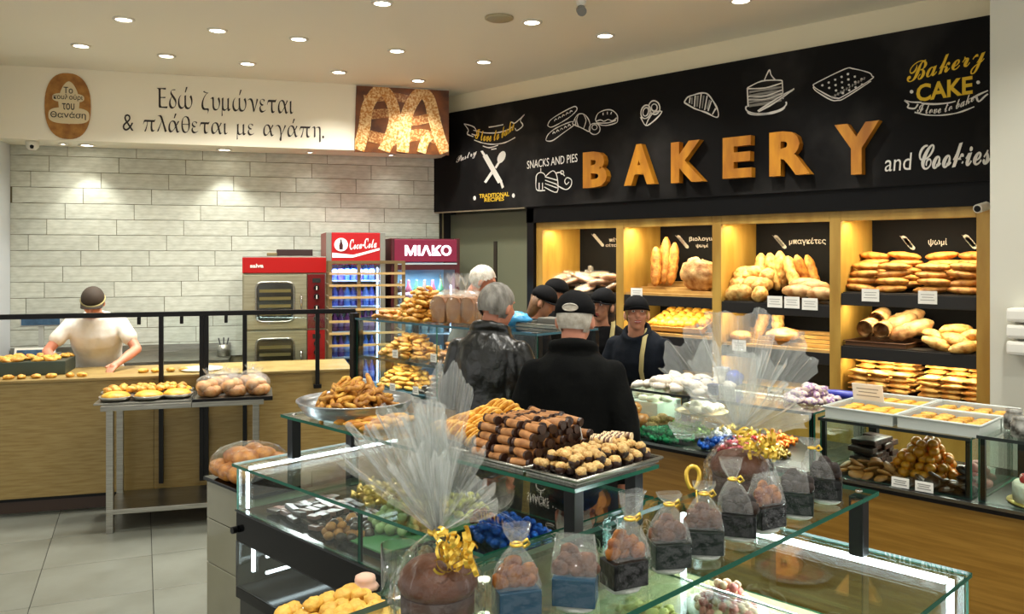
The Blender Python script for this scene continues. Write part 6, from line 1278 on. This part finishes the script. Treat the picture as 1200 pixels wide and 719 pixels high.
person('dark haired shop assistant in black shirt and cap looking sideways', headat(706, 337, 4.55), math.radians(122), 0.12, (-0.35, -0.08, -0.08), (((-0.25, 0.1, 1.10), (-0.12, 0.34, 1.06)), ((0.25, 0.1, 1.10), (0.1, 0.34, 1.06))), BLACKTEE, 'long', 'shirt', 0.02, wr=(0.006, 10, 0.6), hair='long', hairmat=DARKHAIR, cap=(CAPBLK, 'plain'), face=True, strap=True, vox=0.007)
person('shop assistant in black cap bending behind the steel tray', headat(637, 335, 4.75), math.radians(-165), 0.25, (0.2, 0.25, 0.0), (((-0.25, 0.1, 1.10), (-0.12, 0.34, 1.06)), ((0.25, 0.1, 1.10), (0.1, 0.34, 1.06))), NAVY, 'long', 'shirt', 0.02, hair='long', hairmat=BROWNHAIR, cap=(CAPBLK, 'plain'))
person('furthest shop assistant in black cap, only the head in view', headat(652, 326, 5.2), math.radians(-160), 0.10, (0.3, 0.15, 0.0), None, BLACKTEE, 'long', 'shirt', 0.02, hair='short', hairmat=DARKHAIR, cap=(CAPBLK, 'plain'))
# the baker, leaning over the worktop
bp0 = bwpx(109, 1.50); WZ = 1.05
person('baker in white t-shirt and dark cap bent over the oak worktop kneading dough', (bp0[0], bp0[1], z_at(338, *bp0)), math.atan2(0.4787, -0.8775), 0.40, (0.05, 0.35, 0.0), (((-0.33, 0.30, 1.13), (-0.225, 0.50, WZ)), ((0.33, 0.30, 1.13), (0.235, 0.50, WZ))), WHITETEE, 'short', 't_shirt', 0.024, wr=(0.007, 9, 0.6), hair='short', hairmat=DARKHAIR, cap=(CAPOLV, 'band'), skin=SKIN_R, vox=0.007, sh=0.20)
# ================================================================ gift bags and wrapped cakes in front
GOLD = M('gold_ribbon', (244, 204, 84), 0.25, 0.6); CAKE = fm('panettone_crust', (92, 46, 12), (50, 24, 8), 0.5, ns=12); PAPER = M('cake_paper', (40, 24, 14), 0.6, 0, (66, 38, 20), 20)
cellow = glass('cellophane_fan', (0.985, 0.995, 0.99), refl=0.9, rough=0.06, milk=0.25, milkcol=(0.95, 0.97, 0.95), bump=0.6, bscale=16, base=0.05)
clear = glass('clear_film', (0.985, 0.99, 0.985), refl=0.8, rough=0.05, milk=0.012, bump=1.0, bscale=26, base=0.02)
milky = glass('milky_film', (0.985, 0.99, 0.985), refl=0.8, rough=0.08, milk=0.10, bump=1.0, bscale=34, base=0.05)
def petal(q, tie, d, side, L_, w_, seed, folds=4, curl=0.05):
    d = Vector(d).normalized(); side = Vector(side); side = (side - d * side.dot(d)).normalized(); nn = d.cross(side); nu, nv = 40, 10; vs = []
    for j in range(nv + 1):
        v = j / nv
        for i in range(nu + 1):
            u = 2 * i / nu - 1
            jag = 1 + 0.16 * noise.noise(Vector((u * 2.2, seed * 3.7, 0))) + 0.05 * math.sin(u * 9 + seed) - 0.10 * abs(u) ** 3
            L2 = L_ * jag
            p = Vector(tie) + d * (L2 * v) + side * (w_ * u * (0.06 + 0.94 * v ** 0.85)) + nn * (0.009 * math.sin(u * folds * 2.2 * PI + seed) * (0.2 + v) + 0.012 * math.sin(u * folds * 0.8 * PI + seed * 2) * v + curl * v * v * (1 - u * u * 0.6) + 0.02 * noise.noise(Vector((u * 3, v * 3, seed))))
            vs.append(p)
    fs = [(j * (nu + 1) + i, j * (nu + 1) + i + 1, (j + 1) * (nu + 1) + i + 1, (j + 1) * (nu + 1) + i) for j in range(nv) for i in range(nu)]
    q.add(vs, fs, True)
def wrapped_cake(label, x, y, s, petals, seed, rz=0.0):
    t = thing('wrapped_cake', label, 'cake', (x, y, RZ + 0.0005), rz, 'big cellophane wrapped cakes')
    r = 0.058 * s
    q = MB(); q.lathe([(r * 0.95, 0.003), (r, 0.01), (r * 1.02, 0.065 * s)], 28); q.build('paper_case', PAPER, t)
    q = MB(); q.lathe([(r * 1.0, 0.066 * s), (r * 1.1, 0.078 * s), (r * 1.05, 0.095 * s), (r * 0.8, 0.11 * s), (r * 0.4, 0.118 * s), (0.0, 0.12 * s)], 28); q.build('cake_top', CAKE, t)
    q = MB(); n = 40; rg = []
    for z, rr in ((0.0, 1.12), (0.01, 1.22), (0.05, 1.26), (0.09, 1.22), (0.12, 0.95), (0.14, 0.6), (0.155, 0.28), (0.162, 0.14)):
        rg.append([((r * rr * (1 + 0.07 * math.sin(i * 1.9 + seed + z * 30) + 0.05 * math.sin(i * 4.1))) * math.cos(2 * PI * i / n), (r * rr * (1 + 0.07 * math.sin(i * 1.9 + seed + z * 30) + 0.05 * math.sin(i * 4.1))) * math.sin(2 * PI * i / n), z * s) for i in range(n)])
    q.loft(rg, cap=False); q.build('film_wrap', clear, t)
    tie = Vector((0, 0, 0.16 * s))
    for k, (d, sd, L_, w_, fo, cu) in enumerate(petals):
        q = MB(); petal(q, tie, d, sd, L_ * s, w_ * s, seed + k * 1.3, fo, cu); q.build('cellophane_sheet', cellow, t)
    # curled gold bow
    q = MB(); rr_ = random.Random(int(seed * 10) + 3); off = Vector((Q * 0.02, -Q * 0.02, -0.012)) - Vector((Q, Q, 0)) * 0.03
    for k in range(22):
        a0 = rr_.uniform(0, 6.28); R0 = rr_.uniform(0.010, 0.018) * s; ax = Vector((rr_.uniform(-1, 1), rr_.uniform(-1, 1), rr_.uniform(-1, 1))).normalized(); e1 = ax.orthogonal().normalized(); e2 = ax.cross(e1)
        cc = tie + off + Vector((Q, -Q, 0)) * rr_.uniform(-0.02, 0.045) * s + Vector((-Q, -Q, 0)) * rr_.uniform(0, 0.025) + Vector((0, 0, rr_.uniform(-0.035, 0.018) * s)); nn = 22; L1 = []; L2 = []
        for i in range(nn + 1):
            a = a0 + 5.2 * i / nn; p = cc + e1 * R0 * math.cos(a) + e2 * R0 * math.sin(a); L1.append(p + ax * 0.0034 * s); L2.append(p - ax * 0.0034 * s)
        q2 = MB(); q2.add(L1 + L2, [(i, i + 1, nn + 2 + i, nn + 1 + i) for i in range(nn)], True); q2.build('bow_loop', GOLD, t)
    q = MB(); q.tube([tie + Vector((0.013 * s * math.cos(a), 0.013 * s * math.sin(a), 0)) for a in [2 * PI * i / 14 for i in range(14)]], 0.005 * s, 6, True); q.build('ribbon_tie', GOLD, t)
    return t
RT = Vector((Q, -Q, 0)); BK = Vector((Q, Q, 0)); ZZ = Vector((0, 0, 1))
def PD(dx, dz, bk=0.0): return RT * dx + ZZ * dz + BK * bk
pet = [(PD(18, 210), RT, 0.255, 0.038, 5, 0.015), (PD(-35, 165, 30), RT, 0.205, 0.05, 5, -0.02), (PD(-80, 140, -15), PD(1, 0.5), 0.205, 0.05, 5, 0.015), (PD(-122, 122), PD(0.7, 0.7), 0.20, 0.042, 4, 0.02), (PD(40, 120, 20), PD(1, -0.3), 0.15, 0.036, 4, 0.02), (PD(75, 55), PD(0.6, -1), 0.105, 0.035, 3, 0.02), (PD(-30, 120, -60), RT, 0.15, 0.05, 4, 0.02), (PD(-20, 120, 80), RT, 0.17, 0.06, 4, -0.02), (PD(-10, 190, 20), RT + BK, 0.2, 0.04, 4, 0.02)]
c1 = on_z(513, 740, RZ)
wrapped_cake('large dark cake in crinkled cellophane with gold bow, nearest the camera', c1[0], c1[1], 0.92, pet, 1.0)
pet2 = [(ZZ + RT * 0.05, RT, 0.27, 0.085, 5, 0.02), (ZZ * 0.8 - RT * 0.5 + BK * 0.15, RT, 0.24, 0.08, 5, -0.02), (ZZ * 0.8 + RT * 0.5, RT - ZZ * 0.5, 0.23, 0.08, 4, 0.02), (ZZ * 0.35 - RT * 0.85 - BK * 0.2, RT + ZZ, 0.15, 0.07, 3, 0.02), (ZZ * 0.4 + RT * 0.7 - BK * 0.2, RT * 0.6 - ZZ, 0.15, 0.06, 3, 0.02), (ZZ * 0.8 - BK * 0.4, RT, 0.2, 0.08, 4, 0.02), (ZZ * 0.7 + BK * 0.6, RT, 0.22, 0.09, 4, -0.02)]
wrapped_cake('large cake in crinkled cellophane with gold bow at the far end of the bag row', 1.70, 0.985, 1.0, pet2, 4.0)
# gable shaped gift bags
CARDS = {'blue': M('card_blue', (36, 70, 92), 0.4, spec=0.3), 'black': M('card_black', (9, 10, 9), 0.3, spec=0.3, bump=0.25, bscale=50), 'green': M('card_dark_green', (20, 31, 26), 0.3, spec=0.3, bump=0.25, bscale=50)}
FILL = [fm('filling_dark', (48, 28, 16), (26, 16, 10)), fm('filling_fruit', (160, 100, 30), (96, 40, 16), ns=40), fm('filling_pink', (116, 70, 40), (70, 38, 20), ns=40)]
def gift_bag(label, px_, py_, rz, card, fill, s=1.0, tail=0.02, slump=0.0):
    p = on_z(px_, py_, RZ); t = thing('gift_bag', label, 'gift bag', (p[0], p[1], RZ + 0.0005), rz, 'gift bags in a row on the glass riser')
    w_, d_ = 0.034 * s, 0.025 * s
    q = MB(); q.cbox(-w_ * 0.96, w_ * 0.96, -d_ * 0.94, d_ * 0.94, 0.014 * s, 0.056 * s, 0.002); q.build('card_box', CARDS[card], t)
    q = MB(); q.ball((0, 0, 0.008 * s), (w_ * 0.9, d_ * 0.9, 0.008 * s), 12, 8, lambda p, d: wrinkle(p, d, 0.2, 5)); q.build('tissue', M('white_tissue', (200, 204, 196), 0.6, bump=0.6, bscale=60), t)
    rr_ = random.Random(int(px_))
    for k in range(7):      # biscuits standing in the bag above the box
        q = MB(); zz = 0.066 + 0.012 * (k // 3); f = 1.0 if k < 3 else (0.75 if k < 6 else 0.3)
        q.ball((rr_.uniform(-.1, .1) * w_ + w_ * f * 0.62 * ((k % 3) - 1), rr_.uniform(-.2, .2) * d_ * f, zz * s), (0.0150 * s, 0.0075 * s * f, 0.014 * s), 10, 7, lambda p, d: wrinkle(p, d, 0.3, 4, k + px_)); q.build('biscuit', FILL[fill], t)
    gable = tail <= 0.001
    prof = ((0.0, 1.0, 1.0), (0.03, 1.03, 1.05), (0.06, 1.03, 1.02), (0.085, 0.98, 0.62), (0.108, 0.9, 0.2), (0.118, 0.86, 0.07)) if gable else ((0.0, 1.0, 1.0), (0.03, 1.03, 1.05), (0.06, 1.02, 1.02), (0.085, 0.86, 0.75), (0.105, 0.5, 0.42), (0.117, 0.2, 0.24), (0.124, 0.24, 0.26), (0.117 + tail * 0.6, 0.5, 0.4), (0.119 + tail, 0.62, 0.5))
    q = MB(); rg = []
    for z, a, b_ in prof:
        rg.append([((w_ * a * math.copysign(abs(math.cos(th)) ** 0.3, math.cos(th)) + 0.0016 * math.sin(th * 5 + z * 90)) + slump * z, d_ * b_ * math.copysign(abs(math.sin(th)) ** 0.3, math.sin(th)) + 0.0016 * math.cos(th * 6 + z * 70), z * s) for th in [2 * PI * i / 28 for i in range(28)]])
    q.loft(rg[:3], cap=False, sm=False); q.build('film_base', clear, t)
    q = MB(); q.loft(rg[2:], cap=False, sm=False); q.build('film_top', milky, t)
    if not gable:
        q = MB(); q.tube([(w_ * 0.24 * math.cos(a) + slump * 0.118, d_ * 0.3 * math.sin(a), 0.119 * s) for a in [2 * PI * i / 14 for i in range(14)]], 0.0026, 6, True); q.build('gold_tie', GOLD, t)
        q = MB(); q.tube([(w_ * 0.2 + slump * 0.12, 0, 0.119 * s), (w_ * 0.45 + slump * 0.12, -0.006, 0.127 * s), (w_ * 0.6 + slump * 0.12, 0.0, 0.118 * s), (w_ * 0.4 + slump * 0.12, 0.004, 0.112 * s), (w_ * 0.2 + slump * 0.12, 0, 0.119 * s)], 0.0026, 6); q.build('gold_bow', GOLD, t)
    return t
AL = -PI / 4
for a in [('gift bag with blue box beside the big wrapped cake', 605, 731, AL + 0.3, 'blue', 1, 1.0, 0.03, 0.0), ('gift bag with teal box and pale folded top, second in the row', 674, 716, AL - 0.2, 'blue', 2, 1.02, 0.0, 0.0), ('gift bag with black box and pointed clear tail', 731, 694, AL + 0.45, 'black', 1, 1.0, 0.045, 0.1), ('gift bag with dark green box and pink biscuits, fourth in the row', 784, 671, AL + 0.2, 'green', 2, 1.0, 0.02, 0.0), ('gift bag under the loose gold loop, fifth in the row', 825, 655, AL - 0.1, 'green', 2, 1.0, 0.02, 0.0), ('gift bag with black box and bushy clear top', 866, 634, AL - 0.3, 'black', 0, 1.0, 0.04, -0.1), ('gift bag with fruit biscuits in front of the far wrapped cake', 897, 624, AL + 0.5, 'black', 1, 1.02, 0.0, 0.0), ('gift bag with dark box leaning right, next to last', 934, 608, AL - 0.35, 'green', 0, 1.02, 0.0, -0.15), ('last gift bag, dark box, by the far leg of the riser', 968, 590, AL - 0.4, 'black', 0, 1.02, 0.02, -0.25)]: gift_bag(*a)
p = on_z(812, 640, RZ); q = MB(); zz = RZ + 0.13
q.tube([Vector((p[0], p[1], zz)) + RT * 0.012 * math.cos(a) * (1 + 0.3 * math.sin(a)) + ZZ * 0.022 * math.sin(a) for a in [-1.4 + 5.8 * i / 18 for i in range(19)]], 0.0022, 6, False, 2.0)
q.tube([Vector((p[0], p[1], zz)) + RT * 0.006 - ZZ * 0.022, Vector((p[0], p[1], RZ + 0.05)) + RT * 0.012, Vector((p[0], p[1], RZ + 0.003)) + RT * 0.012], 0.0022, 6)
tag(q.build('gold_loop', GOLD, None), 'thin gold wire loop standing between two gift bags', 'ribbon')
# tray of pastries, cloth topped jar and glass cylinder at the near edge
pt = tray('pastry_tray', 'glass edged tray of yellow pastries at the bottom edge', 0.80, 1.0, 1.24, 1.44, IZ1 + 0.0005, M('clear_tray', (170, 178, 150), 0.2), 0.02, None)
heap('lemon_pastry', 'lumpy yellow pastry heaped in the near tray', 'pastry', 'yellow pastries in the near tray', [lump('lemon_pastry', (0.017, 0.02, 0.014), fm('lemon', (232, 188, 84), (206, 150, 54), ns=30, bump=0.6), s, 0.3, 3.5, 14, 10) for s in range(3)], (0.90, 1.35), 0.095, 0.10, IZ1 + 0.018, 3, 0.034, 0.017, rect=True, shrink=0.5)
jp = on_z(428, 703, IZ1)
jr = thing('jam_jar', 'little dark jam jar with pale pink cloth lid beside the pastries', 'jar', (jp[0], jp[1], IZ1 + 0.0005))
q = MB(); q.lathe([(0.018, 0), (0.022, 0.003), (0.022, 0.03), (0.018, 0.036)], 20); q.build('jar', M('jam_dark', (52, 20, 18), 0.12, spec=0.7), jr)
q = MB(); q.lathe([(0.028, 0.026), (0.024, 0.033), (0.0205, 0.037), (0.0215, 0.042), (0.02, 0.049), (0.012, 0.053), (0, 0.054)], 24); q.v = [(a * (1 + 0.05 * math.sin(9 * math.atan2(b_, a))) if c_ < 0.034 else a, b_ * (1 + 0.05 * math.sin(9 * math.atan2(b_, a))) if c_ < 0.034 else b_, c_) for a, b_, c_ in q.v]; q.build('cloth_lid', M('pink_cloth', (222, 180, 158), 0.85), jr)
gp = on_z(468, 694, IZ1)
q = MB(); q.lathe([(0.036, 0), (0.038, 0.002), (0.039, 0.10), (0.037, 0.10), (0.036, 0.004), (0, 0.004)], 32); tag(q.build('glass_cylinder', glass('tumbler_glass', (0.93, 0.96, 0.95), refl=1.3, base=0.05), None, (gp[0], gp[1], IZ1 + 0.0005)), 'empty clear glass cylinder behind the jam jar', 'glass')
# bag of bread on the pedestal
pb = thing('bread_bag', 'large bag of golden buns lying on the taupe pedestal', 'bread', (1.61, 3.04, 1.0005))
bb = lump('bun', (0.05, 0.055, 0.035), fm('bun_gold', (200, 136, 60), (136, 76, 28), 0.4), 4, 0.12, 3, 12, 8)
for i in range(9): link('bun', bb, pb, (-0.075 + (i % 3) * 0.075, -0.075 + (i // 3 % 3) * 0.075, 0.035 + 0.012 * ((i * 7) % 3)), (R.uniform(-.3, .3), R.uniform(-.3, .3), i))
for i in range(4): link('bun', bb, pb, (-0.035 + (i % 2) * 0.07, -0.035 + (i // 2) * 0.07, 0.082), (R.uniform(-.3, .3), R.uniform(-.3, .3), i))
q = MB(); q.ball((0, 0, 0.066), (0.145, 0.145, 0.068), 28, 14, lambda p, d: wrinkle(p, d, 0.10, 5, 2)); q.build('plastic_bag', clear, pb)
# ---------------------------------------------------------------- tidy
if _to.name in C.objects: bpy.data.objects.remove(_to)
